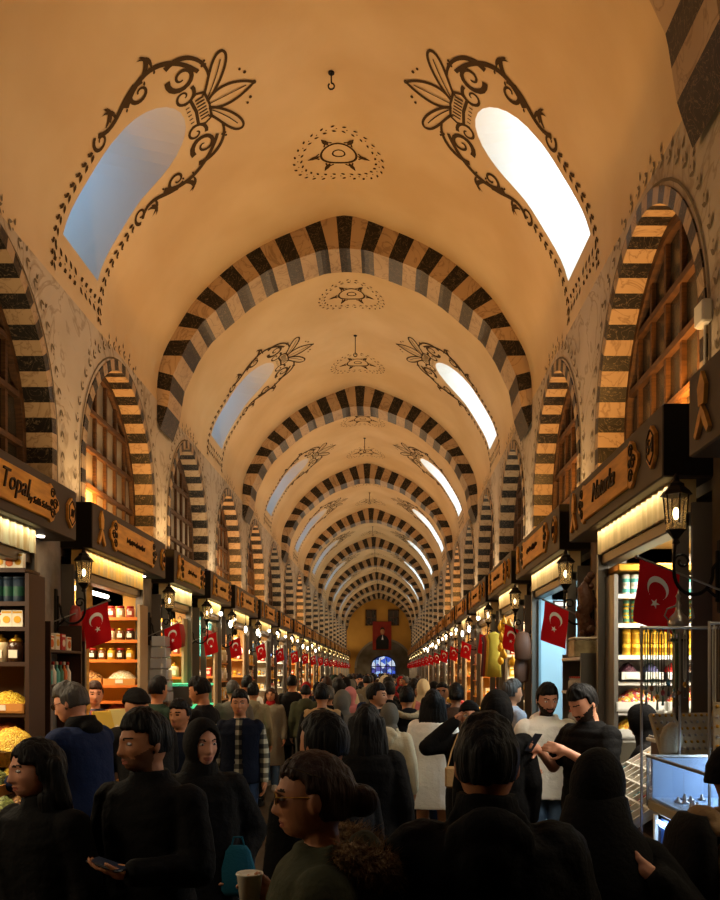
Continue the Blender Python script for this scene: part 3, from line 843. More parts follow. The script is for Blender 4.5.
def heap_mesh(w, d, h, seed=0, n=22, rough=.012):
    """a granular mound on a rectangular base"""
    mb = MB(); vs = []; fs = []
    for j in range(n+1):
        for i in range(n+1):
            x = (i/n-.5)*w; y = (j/n-.5)*d
            e = (1-abs(2*i/n-1)**3)*(1-abs(2*j/n-1)**3)
            c = max(0, 1-(abs(2*i/n-1)**1.6*.75+abs(2*j/n-1)**1.6*.75))
            z = h*(.35*e + .65*c) + rough*noise.noise(Vector((x*40+seed*7, y*40, seed)))*e
            vs.append((x, y, z))
    fs = [(j*(n+1)+i, j*(n+1)+i+1, (j+1)*(n+1)+i+1, (j+1)*(n+1)+i) for j in range(n) for i in range(n)]
    b = len(vs); vs += [(-w/2, -d/2, -.02), (w/2, -d/2, -.02), (w/2, d/2, -.02), (-w/2, d/2, -.02)]
    mb.add(vs, fs, 0)
    return mb
def f_tray(m, seed, w=.30, d=.34, h=.1, trim=None, name='spice_tray'):
    def fn():
        t = thing(name, 'x', 'tray')
        mb = MB(); tm = trim or m_lwood
        mb.box((-w/2, -d/2, 0), (w/2, d/2, .015)); 
        for a, b in (((-w/2, -d/2, 0), (w/2, -d/2+.012, .07)), ((-w/2, d/2-.012, 0), (w/2, d/2, .07)), ((-w/2, -d/2, 0), (-w/2+.012, d/2, .07)), ((w/2-.012, -d/2, 0), (w/2, d/2, .07))): mb.box(a, b)
        mb.build('tray_frame', [tm], t)
        hm = heap_mesh(w-.02, d-.02, h, seed); 
        o = hm.build('heap', [m], t, True, loc=(0, 0, .04))
        mb = MB(); mb.box((-.04, -d/2-.004, .02), (.04, -d/2, .06)); mb.build('price_card', [m_label], t)
        return t
    return fn
def shelf_unit(side, yb, d0, d1, levels, mats, label, ydep=.30, ztop=2.62):
    """a shelf unit standing against the far side of a shop, its front turned to the camera"""
    X = XW[side]; sg = SG[side]
    t = thing('shelf_unit', label, 'shelves', (X+sg*(d0+d1)/2, yb-ydep/2, 0), 0, 'shelf units inside the shops')
    w = (d1-d0)/2; h = ydep/2; fr, bk, sh, ed = mats
    for s in (-1, 1):
        MB().box((s*w-.015, -h, 0), (s*w+.015, h, ztop)).build('side_panel', [fr], t)
    MB().box((-w+.02, h-.02, 0), (w-.02, h, ztop)).build('back_panel', [bk], t)
    for z in levels:
        mb = MB(); mb.box((-w+.015, -h+.01, z-.022), (w-.015, h-.02, z), 0); mb.box((-w+.015, -h, z-.028), (w-.015, -h+.01, z+.004), 1)
        mb.build('shelf', [sh, ed], t)
    return t
C = dict(g=pm('tin_green', '#1f4a38'), dk=pm('jar_dark_spice', '#3a2214', spec=.6, rough=.2), wh=pm('carton_white', '#e2dac4'), ye=pm('carton_yellow', '#d8a428'),
         or_=pm('print_orange', '#c8641c'), gr=pm('print_green', '#4a7a5a'), bl=pm('print_blue', '#38608c'), rd=pm('print_red', '#b02a20'), tq=pm('print_turquoise', '#58a898'),
         go=pm('tin_gold', '#c8962e', metal=.5, rough=.35), br=pm('jar_brown', '#6a4020', spec=.6, rough=.2), cr=pm('jar_cream', '#d8c49a', spec=.6, rough=.2), rs=pm('jar_rose', '#b8584a', spec=.6, rough=.2),
         nv=pm('tin_navy', '#1c2a38'), pk=pm('box_pink', '#c86a88'), sv=mat('silver', '#a8a298', .3, metal=.9))
KJ = dict(jd=f_jar(C['dk'], m_redlid), jb=f_jar(C['br'], m_gold), jc=f_jar(C['cr'], m_redlid), jr=f_jar(C['rs'], m_redlid), jy=f_jar(C['ye'], m_gold),
          J=f_bigjar(C['dk'], m_gold), Jc=f_bigjar(C['cr'], m_gold),
          tg=f_tin(C['nv'], C['g'], C['nv'], .19, .045), ts=f_tin(C['wh'], C['tq'], C['wh'], .085), tm=f_tin(C['go'], C['gr'], C['tq'], .09), tb=f_tin(C['go'], C['bl'], C['go'], .09),
          ty=f_tin(C['ye'], C['go'], C['go'], .125, .04), bw=f_box(C['wh'], C['ye']), by=f_box(C['ye'], C['wh']), bo=f_box(C['wh'], C['or_'], .1, .12), br=f_box(C['rd'], C['wh']), bb=f_box(C['bl'], C['wh'], .1, .1))
KN = dict(jd='glass jar of dark spice with a red lid', jb='glass jar of brown spice with a gold lid', jc='glass jar of pale contents with a red lid', jr='glass jar of reddish contents and a red lid', jy='glass jar of yellow spice with a gold lid',
          J='large dark jar with a domed gold lid', Jc='large pale jar with a domed gold lid', tg='tall dark green tin', ts='small white and turquoise tin', tm='small green and gold tin', tb='small blue and gold tin',
          ty='tall yellow tin', bw='white carton with a yellow print', by='yellow carton', bo='white carton with an orange print', br='red carton', bb='blue carton')
KW = dict(J=.155, Jc=.155, tg=.1, ts=.072, tm=.072, tb=.072, ty=.088, bw=.1, by=.1, bo=.11, br=.1, bb=.11)
def row(side, yb, d0, d1, z, kinds, where, ydep=.3, stack=1, fill=1.0, sc=1.0, pw=None):
    X = XW[side]; sg = SG[side]; d = d0+.03; i = 0
    while True:
        k = kinds[i % len(kinds)]; w = pw or KW.get(k, .104)*sc
        if d + w/2 > d1: break
        if random.random() < fill:
            hh = {'ts': .086, 'tm': .091, 'tb': .091, 'ty': .127}.get(k, .13)*sc
            for q in range(stack):
                place(k, KJ[k], (X+sg*(d+w/2), yb-ydep+.07+random.uniform(-.005, .005), z+.001+hh*q), random.uniform(-.06, .06), ' '.join(('%s %s' % (KN[k], where)).split()[:16]), 'goods on shelves: '+KN[k], scale=sc if sc != 1 else None)
        d += w + (0 if pw else .008); i += 1

FRM = dict(dark=(m_dwood, mat('shelf_back_dark', '#5a3a20', .7), m_dwood, m_dwood), orange=(mat('pale_panel', '#a08a6a', .6), mat('shelf_back_yellow', '#d8a858', .7), m_lwood, m_litedge),
           white=(m_steel, mat('shelf_back_white', '#c8c4b8', .7), m_white, m_white), warm=(mat('pale_panel', '#a08a6a', .6), mat('shelf_back_warm', '#b88850', .7), m_lwood, m_lwood))
candy1 = voro('candy_mixed', ['#c83a2a', '#e8a030', '#e8e0c8', '#b04a60', '#e0702a', '#d8c060'], 60)
candy2 = voro('candy_yellow', ['#e0b030', '#d88a20', '#e8d070', '#c89a20'], 60)
candy3 = voro('berries_dark', ['#4a1a28', '#3a1420', '#5c2a38', '#30101a'], 70)
candy4 = voro('berries_violet', ['#4a4a70', '#3a3a58', '#5c5c84', '#6a5a88'], 70)
candy5 = voro('candy_red', ['#c82018', '#b01810', '#e03828'], 60)
sp_y = voro('dried_yellow', ['#d8a818', '#e8c030', '#c89010', '#f0d050'], 90)
sp_d = voro('dried_purple', ['#2a1824', '#3a2434', '#1c1018', '#4a3444'], 55)
sp_g = voro('dried_green', ['#6a7030', '#808a40', '#4e5424', '#98a050'], 70)
sp_b = voro('nuts_brown', ['#8a5a2a', '#a8743a', '#6a421c', '#c09050'], 60)
sp_o = voro('spice_orange', ['#c8641c', '#b8500f', '#d87a28'], 160)
sp_r = voro('spice_red', ['#8a1c10', '#a02818', '#701408'], 160)
sp_c = voro('nuts_cream', ['#d8c8a0', '#c8b488', '#e8dcc0'], 70)
HE = [('yellow dried fruit', sp_y), ('dark dried figs', sp_d), ('green dried herbs', sp_g), ('brown nuts', sp_b), ('orange spice', sp_o), ('red spice', sp_r), ('pale nuts', sp_c), ('mixed sweets', candy1)]

SHOPCOL = {'left': ['#6a4a2c', '#7a5a38', '#80603a', '#c89a50', '#a88050', '#9a8a6a', '#b08c50', '#a07848'],
           'right': ['#6a4a2c', '#7a5a38', '#b8b0a0', '#9ab4bc', '#c09a60', '#a88450', '#b09058', '#a07848']}
HDRCOL = {'left': ['#cfd0b0', '#cfd0b0', '#c8ccae', '#d8a850', '#cfc090', '#c8b070'], 'right': ['#c8b080', '#c8b080', '#c8b080', '#c8b488', '#c8b080', '#c8b080']}
for side in ('left', 'right'):
    n = 0
    for i, (a, b) in enumerate(SIGNS[side]):
        vis = b > 3.4
        nm = ORD[n] if vis else ''
        if vis:
            extra = {('left', 2): 'dark shop sign with the word Topal on a wooden plaque, nearest on the left', ('right', 2): 'dark shop sign reading Naturka with number 54, right wall'}.get((side, i), 'dark shop sign with wooden plaque, %s on the %s wall from the camera' % (nm, side))
            make_sign(side, i, a, b, extra)
            make_header(side, a+.04, fend(a, b), HDRCOL[side][min(i, 5)], 'ribbed shutter box over the %s shop on the %s' % (nm, side))
            n += 1
        col = SHOPCOL[side][i] if i < 8 else random.choice(['#a07848', '#b08c50', '#8c7454', '#b89a68'])
        make_room(side, a+.04, fend(a, b), col)
LV = [.5, .85, 1.15, 1.43, 1.66, 1.90, 2.16, 2.42]
def tray_at(m, seed, loc, rz, label, w=.3, d=.34, h=.1, trim=None, group='trays of dried fruit, nuts and spices', tilt=0):
    key = ('tray', m.name, w, d, h, trim.name if trim else '')
    o = place(key, f_tray(m, seed, w, d, h, trim), loc, rz, label, group); o.rotation_euler = (tilt, 0, rz) if not rz else Euler((tilt, 0, rz)); return o
# --- left shop 1 (behind the first stall)
fe = lambda side, i: fend(*SIGNS[side][i])
yb = fe('left', 2)-.01
shelf_unit('left', yb, -.25, 1.3, [1.0, 1.36, 1.60, 1.97, 2.227, 2.41, 2.655], FRM['dark'], 'dark wooden shelves of cartons, tins and jars under the Topal sign')
row('left', yb, -.23, .9, 2.655, ['bw', 'bo'], 'on the top shelf, nearest left shop', sc=.82, pw=.066); row('left', yb, -.23, .9, 2.41, ['tg'], 'on the second shelf, nearest left shop', sc=.98, pw=.072)
row('left', yb, -.23, .9, 2.227, ['bw', 'bw', 'bo', 'bo', 'bo'], 'on the third shelf, nearest left shop', sc=.9, pw=.078); row('left', yb, -.23, 1.0, 1.97, ['J', 'Jc', 'J'], 'on the fourth shelf, nearest left shop', sc=.9, pw=.112)
for q, (m, nn) in enumerate([(sp_y, 'yellow dried fruit'), (sp_c, 'pale nuts'), (sp_d, 'dark dried fruit')]):
    tray_at(m, q, (XL+.06-.36*q, yb-.17, 1.60), 0, 'tray of %s on the dark shelf below the large jars' % nn, .34, .28, .12)
    tray_at([sp_o, sp_y, sp_g][q], q+5, (XL+.06-.36*q, yb-.17, 1.36), 0, 'tray of %s on the lowest dark shelf' % ['orange spice', 'golden dried fruit', 'green herbs'][q], .34, .28, .12)
# --- left shop 2, shelves with orange-lit edges
yb = fe('left', 3)-.01
shelf_unit('left', yb, -.23, 1.2, [.9, 1.2, 1.43, 1.59, 1.76, 2.03, 2.24, 2.48], FRM['orange'], 'yellow-backed shelves with orange-lit edges and spice jars in the second left shop')
for z, kk, pos in ((2.48, ['jr', 'jc'], 'top'), (2.24, ['jd', 'jb', 'jc', 'jd'], 'second'), (2.03, ['jy', 'jd', 'jy', 'jb', 'jd'], 'third')):
    row('left', yb, -.2, 1.1, z, kk, 'on the %s shelf, second left shop' % pos, sc=.95, pw=.1)
for z, ms in ((1.76, [sp_c, sp_b, sp_c]), (1.43, [sp_r, sp_y, sp_b]), (1.2, [sp_y, sp_o, sp_c])):
    for q, m in enumerate(ms):
        tray_at(m, q, (XL+.02-.36*q, yb-.17, z), 0, 'tray of %s on an orange-lit shelf, %s height' % ({'dried_yellow': 'yellow dried fruit', 'nuts_cream': 'pale nuts', 'nuts_brown': 'brown nuts', 'spice_red': 'red spice', 'spice_orange': 'orange spice'}[m.name], {1.76: 'eye', 1.43: 'chest', 1.2: 'waist'}[z]), .34, .26, .12)
mb = MB(); mb.lathe([(.11, 0), (.11, .3), (.08, .36), (.08, 1.5), (.1, 1.56), (.08, 1.62), (.08, 2.3), (.11, 2.38), (.11, 2.85)], 18)
tag(mb.build('carved_column', [mat('carved_yellow_wood', '#c8a050', .6, col2='#a07a34', nscale=14, bump=.8, bscale=25)], None, True, (XL-.12, 8.55, 0)), 'carved yellow column inside the second left shop', 'column')
tg = MB(); tg.tube([(XL-.1, 7.9, 2.70), (XL-.1, 9.3, 2.70)], .022, 8); tag(tg.build('tube_light', [m_bulbw]), 'white tube light under the shutter of the second left shop', 'tube light')
# --- right shop 1: tins and sweets on white shelves
yb = fe('right', 2)-.01
shelf_unit('right', yb, -.13, 1.1, [1.2, 1.41, 1.61, 1.83, 2.02, 2.255, 2.47], FRM['white'], 'white shelves of tins and sweets in the Naturka shop')
MB().bbox((XR-.12, yb-.32, 2.64), (XR+1.09, yb-.02, 2.70), .01).build('lm', [m_gold]).name = 'shelf_valance'
tag(bpy.data.objects['shelf_valance'], 'gold lit strip on top of the white tin shelves', 'shelf trim')
row('right', yb, -.1, 1.0, 2.47, ['ts'], 'in the double row on the top white shelf', stack=2, sc=.88, pw=.062); row('right', yb, -.1, 1.0, 2.255, ['tm', 'tm', 'tm', 'tm', 'tb'], 'stacked three high on a white shelf', stack=3, sc=.74, pw=.062)
row('right', yb, -.1, 1.0, 2.02, ['ty'], 'stacked in pairs on a white shelf', stack=2, sc=.78, pw=.068)
for q, (m, nn) in enumerate([(candy3, 'dark red berries'), (candy4, 'violet berries'), (candy5, 'bright red sweets'), (sp_c, 'pale nuts')]):
    tray_at(m, q, (XR-.02+.17*q, yb-.19, 1.83), 0, 'white tray of %s under the yellow tins' % nn, .165, .24, .1, m_white)
for q in range(2):
    tray_at(candy1, q+4, (XR+.05+.38*q, yb-.19, 1.61), 0, 'white tray of mixed coloured sweets, %s one, Naturka shop' % ['left', 'right'][q], .36, .24, .13, m_white)
    tray_at(candy2, q+8, (XR+.05+.38*q, yb-.19, 1.41), 0, 'white tray of yellow sweets, %s one, Naturka shop' % ['left', 'right'][q], .36, .24, .13, m_white)
# --- right shop 2: pale blue glass
yb = fe('right', 3)-.01
m_blueg = mat('pale_blue_glass', '#a8c8d4', .25, spec=.5); m_bluef = mat('blue_frame', '#6a8894', .4)
t = thing('glass_partition', 'pale blue glass partition with slim frames in the second right shop', 'glass partition', (XR-.12, yb-.05, 0))
MB().box((0, 0, 0), (1.0, .02, 2.7)).build('glass_pane', [m_blueg], t)
for k in range(4): MB().bbox((.32*k-.015, -.03, 0), (.32*k+.015, .0, 2.7), .004).build('mullion', [m_bluef], t)
t = thing('framed_poster', 'brown framed poster hung on the pale blue glass', 'poster', (XR+.02, yb-.1, 2.45))
MB().bbox((0, -.01, 0), (.24, .0, .24), .004).build('frame', [m_dwood], t)
mb = MB(); mb.box((.02, -.014, .02), (.22, -.01, .22), 0); mb.box((.05, -.016, .06), (.19, -.014, .18), 1); mb.build('sheet', [C['wh'], C['br']], t)
shelf_unit('right', yb-.35, .45, 1.2, [.9, 1.2, 1.5, 1.8, 2.1, 2.4], FRM['white'], 'white shelves of glassware in the second right shop', .2)
for z in (1.5, 1.8, 2.1, 2.4): row('right', yb-.35, .47, 1.15, z, ['jc', 'bw', 'jr', 'Jc'], 'on a white shelf, second right shop', ydep=.2, sc=.8, pw=.1)

# --- generic shops
def shop_goods(side, i, far):
    a, b = SIGNS[side][i]; b = fend(a, b)-.01; a += .04; X = XW[side]; sg = SG[side]
    rr = random.Random(i*11+(5 if side == 'left' else 0)); nm = ORD[max(0, i-1)] if side == 'left' else ORD[max(0, i-1)]
    wh = 'in the %s %s shop' % (nm, side)
    st = rr.choice(['orange', 'white', 'warm', 'white']); lv = [.8, 1.15, 1.5, 1.83, 2.14, 2.42]
    d1 = .95 if not far else .6
    shelf_unit(side, b, -.13, d1, lv, FRM[st], '%s shelf unit of goods %s' % ({'orange': 'orange-edged', 'white': 'white', 'warm': 'light wooden', 'dark': 'dark wooden'}[st], wh), .26)
    pal = [['jd', 'jb', 'jc', 'jy', 'jr'], ['bw', 'bo', 'by', 'br'], ['ts', 'tm', 'tb', 'ty'], ['bb', 'bw', 'br', 'by'], ['J', 'Jc']]
    for z in lv[2:]:
        k = list(rr.choice(pal)); rr.shuffle(k)
        row(side, b, -.11, d1-.03, z, k, wh, .26, fill=.9, sc=1.0 if not far else 1.5)
bag_m = [mat('bag_%d' % k, c, .6) for k, c in enumerate(['#a8842c', '#c8a040', '#8a2a24', '#5a3a28', '#c86a88', '#3a6a8a', '#4a7a4a', '#d8d0b8', '#6a4a8a'])]
def f_globe(k):
    def fn():
        t = thing('mosaic_lamp', 'x', 'lamp')
        c = [(1, .55, .2), (.9, .2, .15), (.3, .5, 1), (1, .8, .4), (.9, .95, 1)][k]
        MB().ell((0, 0, -.35), (.07, .07, .08), 14, 9).build('glass_globe', [mat('lamp_globe_%d' % k, '#c08040', .3, emit=c, es=7, sample=0)], t, True)
        mb = MB(); mb.lathe([(.03, -.28), (.035, -.27), (.01, -.25), (.004, 0)], 8); mb.build('fitting', [m_iron], t)
        return t
    return fn
def f_bag(k):
    def fn():
        t = thing('hanging_bag', 'x', 'bag')
        MB().loft([(0, 0, -.42, .03, .02), (0, 0, -.40, .09, .04), (0, 0, -.25, .1, .05), (0, 0, -.12, .07, .03), (0, 0, -.1, .02, .01)], 12).build('bag_body', [bag_m[k]], t, True)
        MB().tube([(-.05, 0, -.13), (-.03, 0, -.02), (0, 0, 0), (.03, 0, -.02), (.05, 0, -.13)], .005, 5).build('handle', [m_dwood], t)
        return t
    return fn
def f_pile(k):
    def fn():
        t = thing('goods_box', 'x', 'box')
        MB().bbox((-.09, -.09, 0), (.09, .09, .1), .008).build('carton', [bag_m[k]], t)
        MB().ell((0, 0, .1), (.075, .075, .05), 10, 6).build('contents', [[candy1, candy2, sp_b, sp_y, candy5, candy4, sp_g, sp_c, candy3][k]], t, True)
        return t
    return fn
GN = ['amber', 'red', 'blue', 'yellow', 'white']; BN = ['olive', 'ochre', 'dark red', 'brown', 'pink', 'blue', 'green', 'cream', 'violet']
m_counter = mat('counter_wood', '#4a3220', .6); m_counter2 = mat('counter_white', '#a8a498', .5)
def front_stand(side, i, rr):
    a, b = SIGNS[side][i]; b = fend(a, b)-.02; a += .1; X = XW[side]; sg = SG[side]; nm = ORD[max(0, i-1)]
    t = thing('display_stand', 'stepped wooden display stand before the %s %s shop' % (nm, side), 'display stand', (X, (a+b)/2, 0), RZ[side], 'display stands before the shops on the %s' % side)
    w = (b-a)/2
    for k in range(3):
        MB().bbox((-w, -.78+.18*k, 0), (w, -.60+.18*k, .85+.17*k), .01).build('step', [m_counter], t)
    n = int((b-a)/.36)
    for k in range(3):
        for q in range(n):
            if rr.random() < .12 or a > 34: continue
            c = rr.randrange(9); y = a+.2+(b-a-.35)*q/max(1, n-1)
            place(('pile', c), f_pile(c), (X-sg*(.69-.18*k), y, .851+.17*k), rr.uniform(-.1, .1), '%s open box of goods on the stand before the %s %s shop' % (BN[c], nm, side), '%s boxes of goods on shop stands' % BN[c])
for side in ('left', 'right'):
    for i, (a, b) in enumerate(SIGNS[side]):
        if (side == 'left' and i < 4) or (side == 'right' and i < 4): continue
        far = a > 26
        if a < 44: shop_goods(side, i, far)
        rr = random.Random(i*17+len(side)); X = XW[side]; sg = SG[side]; nm = ORD[max(0, i-1)]
        if not (side == 'left' and i == 4): front_stand(side, i, rr)
        ng = 3 if not far else 4
        # hanging rail with lamps and bags at the opening
        r_ = MB(); r_.tube([(X-sg*.1, a+.5, 2.70), (X-sg*.1, b-.1, 2.70)], .01, 6)
        for e in (a+.5, (a+b)/2, b-.1): r_.tube([(X-sg*.1, e, 2.70), (X-sg*.1, e, 2.80)], .006, 5)
        tag(r_.build('hanging_rail', [m_steel]), 'thin steel rail under the shutter of the %s %s shop' % (nm, side), 'rail', 'hanging rails at the shop openings')
        for q in range(ng):
            y = a+.65+(b-a-1.0)*q/max(1, ng-1)
            if (rr.random() < .6): 
                k = rr.choice([0, 3, 3, 4, 1, 2]); place(('globe', k), f_globe(k), (X-sg*.1, y, 2.65), 0, '%s glass globe lamp hanging in the %s %s shop' % (GN[k], nm, side), '%s glass globe lamps' % GN[k])
            else:
                k = rr.randrange(9); place(('bag', k), f_bag(k), (X-sg*.1, y, 2.65), rr.uniform(0, 3), '%s bag hanging in the %s %s shop' % (BN[k], nm, side), '%s hanging bags' % BN[k])
# ================================================================ stalls standing in front of the nearest shops
m_felt = mat('tray_velvet', '#cfc6b2', .9); m_beige = mat('beige_linen', '#a8987a', .85, bump=.2, bscale=80)
m_led = mat('blue_led', '#ffffff', .4, emit=(.5, .7, 1), es=14); m_glass = mat('case_glass', '#dfe8f0', .03, trans=1, alpha=.22, spec=.5)
m_casein = mat('case_inside', '#a8c0dc', .5); m_caseb = mat('case_blue_panel', '#3a5a94', .4)
bead = [mat('bead_%d' % k, c, .3) for k, c in enumerate(['#8a8468', '#2e5a3a', '#6a5a3a', '#b8b096', '#4a3a2a', '#58705a'])]
# --- left stall 1: sloping trays of dried fruit
t = thing('market_stall', 'stepped wooden stall of dried fruit in front of the nearest left shop', 'market stall', (XL, 5.6, 0), RZ['left'])
for k in range(4):
    MB().bbox((-1.15, -.62+.19*k, 0), (.9, -.44+.19*k, .98+.13*k), .01).build('step', [m_counter], t)
mb = MB(); mb.bbox((-1.15, -.66, .86), (.9, -.62, 1.0), .008); mb.build('front_board', [mat('stall_board_green', '#2f5a34', .6)], t)
kinds = [[sp_g, sp_c, sp_g, sp_b, sp_c, sp_g], [sp_d, sp_o, sp_c, sp_g, sp_y, sp_b], [sp_d, sp_y, sp_g, sp_d, sp_y, sp_d], [sp_b, sp_y, sp_c, sp_y, sp_y, sp_o]]
for k in range(4):
    for q in range(6):
        m = kinds[k][q]; y = 4.65+.33*q
        o = tray_at(m, 0, (XL+.535-.19*k, y, .985+.13*k), 0, 'tray of %s on the near left stall, %s row, %s from the camera' % ({'dried_yellow': 'yellow fruit', 'nuts_cream': 'pale nuts', 'nuts_brown': 'brown nuts', 'spice_orange': 'orange spice', 'dried_green': 'green herbs', 'dried_purple': 'purple figs'}[m.name], ['front', 'second', 'third', 'back'][k], ORD[q]), .19, .32, .17 if m in (sp_y, sp_d) else .12)
# big yellow mound and basket on top
t = thing('basket', 'shallow basket heaped with bright yellow dried fruit on the left stall', 'basket', (XL+.30, 6.0, 1.26))
MB().lathe([(.14, 0), (.19, .1), (.2, .11)], 20).build('woven_rim', [mat('wicker', '#a8824a', .8, bump=.6, bscale=60)], t, True)
mb = heap_mesh(.36, .36, .17, 4, rough=.02); mb.build('heap', [sp_y], t, True, (0, 0, .09))
# --- left stall 2, behind the man in the blue jacket
t = thing('market_stall', 'stepped stall of dried goods before the second left shop', 'market stall', (XL, 8.7, 0), RZ['left'])
for k in range(3): MB().bbox((-.8, -.62+.2*k, 0), (.85, -.42+.2*k, .85+.18*k), .01).build('step', [m_counter], t)
kk = [[sp_b, sp_c, sp_b, sp_y], [sp_y, sp_g, sp_c, sp_b], [sp_y, sp_y, sp_c, sp_o]]
for k in range(3):
    for q in range(4):
        m = kk[k][q]; tray_at(m, 0, (XL+.52-.2*k, 8.1+.37*q, .855+.18*k), 0, 'tray of dried goods on the second left stall, %s row, %s from the camera' % (['front', 'middle', 'back'][k], ORD[q]), .2, .35, .15)
for k, (c, n) in enumerate((('#d8b438', 'yellow'), ('#d8c87a', 'pale yellow'))):
    o = MB().bbox((-.13, -.012, 0), (.13, .012, .32), .01).build('display_board', [mat('board_'+n.split()[-1]+str(k), c, .5)], None, loc=(XL+.22, 8.35+.5*k, 1.22)); o.rotation_euler = (-.3, .0, pi/2-.4)
    tag(o, 'tilted %s board leaning among the dried goods of the second stall' % n, 'board')
# --- things against the first left pier
t = thing('side_shelf', 'small dark shelf of bottles against the first left pier', 'shelf', (XL+.12, 7.25, 0), RZ['left'])
for z in (1.30, 1.80, 2.08): MB().bbox((-.35, -.1, z-.025), (.35, .11, z), .005).build('board', [m_dwood], t)
for s in (-1, 1): MB().box((s*.35-.012, -.1, 0), (s*.35+.012, .11, 2.3)).build('side_panel', [m_dwood], t)
def f_bottle(m, c):
    def fn():
        t = thing('bottle', 'x', 'bottle')
        MB().lathe([(.024, 0), (.028, .01), (.028, .10), (.01, .135), (.01, .165)], 12).build('bottle_body', [m], t, True)
        MB().lathe([(.013, .16), (.013, .185), (.008, .188)], 10).build('cap', [c], t, True); return t
    return fn
for q, (k, n) in enumerate([('rd', 'red'), ('pk', 'pink'), ('tq', 'turquoise'), ('wh', 'white'), ('tq', 'turquoise'), ('gr', 'green'), ('or_', 'orange'), ('wh', 'white')]):
    place(('bot', k), f_bottle(C[k], m_redlid if q % 2 else m_label), (XL+.12, 6.96+.083*q, 1.80), 0, '%s bottle, %s on the shelf at the first left pier' % (n, ORD[q]), 'small bottles at the first left pier')
for q in range(5): place(('pb', q % 3), KJ[['br', 'bo', 'bw'][q % 3]], (XL+.12, 6.98+.13*q, 2.08), pi/2, 'carton on the upper shelf at the first left pier, %s from the camera' % ORD[q], 'cartons at the first left pier')
for q in range(4):
    mb = MB(); mb.loft([(0, 0, -.26, .05, .015), (0, 0, -.2, .06, .03), (0, 0, -.05, .05, .02), (0, 0, 0, .03, .006)], 10)
    tag(mb.build('plastic_packet', [mat('packet_red', '#a83a30', .35, spec=.6)], None, True, (XL+.16, 7.62+.09*q, 2.48-.05*(q % 2))), 'red plastic packet hanging at the first left pier, %s from the camera' % ORD[q], 'packet', 'hanging red packets')
m_acr = mat('clear_acrylic', '#c8c8c8', .1, alpha=.55, spec=.6)
t = thing('acrylic_tower', 'stack of clear acrylic boxes at the second left pier', 'display box', (XL+.20, 10.35, 1.55))
for k in range(6): MB().bbox((-.12+.008*k, -.12, .13*k), (.12-.008*k, .12, .13*k+.12), .008).build('clear_box', [m_acr], t)
tag(MB().bbox((XL+.07, 10.18, 0), (XL+.33, 10.52, 1.55), .01).build('pedestal', [m_counter]), 'brown pedestal under the clear acrylic boxes', 'pedestal')
for q in range(5): place(('bot', 'or_'), f_bottle(C['or_'], m_redlid), (XL+.46, 10.9+.07*q, 1.19), 0, 'orange bottle, %s on the stand at the third left shop' % ORD[q], 'orange bottles')
# green-lit counter of the third left shop
t = thing('spice_counter', 'glass-fronted spice counter with green light strips, third left shop', 'counter', (XL, 11.5, 0), RZ['left'])
MB().bbox((-.75, -.62, 0), (.5, -.02, 1.19), .01).build('counter_body', [m_counter], t)
for z in (1.45, 1.72): MB().bbox((-.75, -.5, z), (.5, -.02, z+.03), .005).build('tier', [mat('green_tier', '#3aa860', .5, emit=(.1, .8, .35), es=.9, sample=0)], t)
for s in (-.73, .48): MB().box((s-.02, -.48, 1.19), (s+.02, -.04, 1.75)).build('upright', [m_steel], t)
for z in (1.2, 1.485):
    for q in range(4): tray_at([sp_o, sp_y, sp_r, sp_c][q], 0, (XL+.25, 10.95+.3*q, z), 0, 'tray of %s in the green-lit counter, %s tier' % (['orange spice', 'yellow fruit', 'red spice', 'pale nuts'][q], 'lower' if z < 1.3 else 'upper'), .3, .27, .13)
# turquoise tile panel in the fourth left shop
o = MB().box((XL-.9, fe('left', 5)-.3, 2.15), (XL+.1, fe('left', 5)-.27, 2.78)).build('tile_panel', [voro('turquoise_tiles', ['#3ab0b8', '#78d0d0', '#2a8aa0', '#e0e8e0', '#4ac0b0'], 22, .3)])
tag(o, 'turquoise patterned tile panel high in the fourth left shop', 'tile panel')

# --- right: jewellery stall
t = thing('jewellery_counter', 'wooden jewellery counter in front of the Naturka shop', 'counter', (0, 0, 0))
MB().bbox((1.34, 3.2, 0), (1.58, 5.7, 1.06), .01).build('counter_body', [m_counter], t)
t = thing('jewellery_tray', 'sloping white tray divided into boxes of rings and bracelets', 'display tray', (1.27, 4.45, 1.10))
A = Vector((0, 0, 0)); w_, l_ = .58, 1.15
Mt = Matrix.Rotation(-R(32), 4, 'Y')
MB().add([], []).box((0, 0, 0), (w_, l_, .02), 0, Mt).build('base_board', [m_felt], t)
mb = MB()
for i in range(6): mb.box((w_*i/5-.006, 0, .02), (w_*i/5+.006, l_, .05), 0, Mt)
for j in range(11): mb.box((0, l_*j/10-.006, .02), (w_, l_*j/10+.006, .05), 0, Mt)
mb.build('dividers', [m_white], t)
tk = [C['sv'], m_gold, mat('trinket_teal', '#3a6a70', .3), mat('trinket_brown', '#7a5030', .4), mat('trinket_red', '#8a3030', .3)]
for i in range(5):
    for j in range(10):
        mb = MB(); cx, cy = w_*(i+.5)/5, l_*(j+.5)/10
        for q in range(4): mb.ell((cx+random.uniform(-.035, .035), cy+random.uniform(-.035, .035), .03), (.014, .014, .008), 7, 4, 0, Mt)
        mb.build('trinkets', [tk[(i*3+j*7+i*j) % 5]], t, True)
# prop under the slope
tag(MB().box((1.36, 4.95, 1.06), (1.57, 5.55, 1.10)).build('riser', [m_dwood]), 'dark riser under the sloping jewellery tray', 'riser')
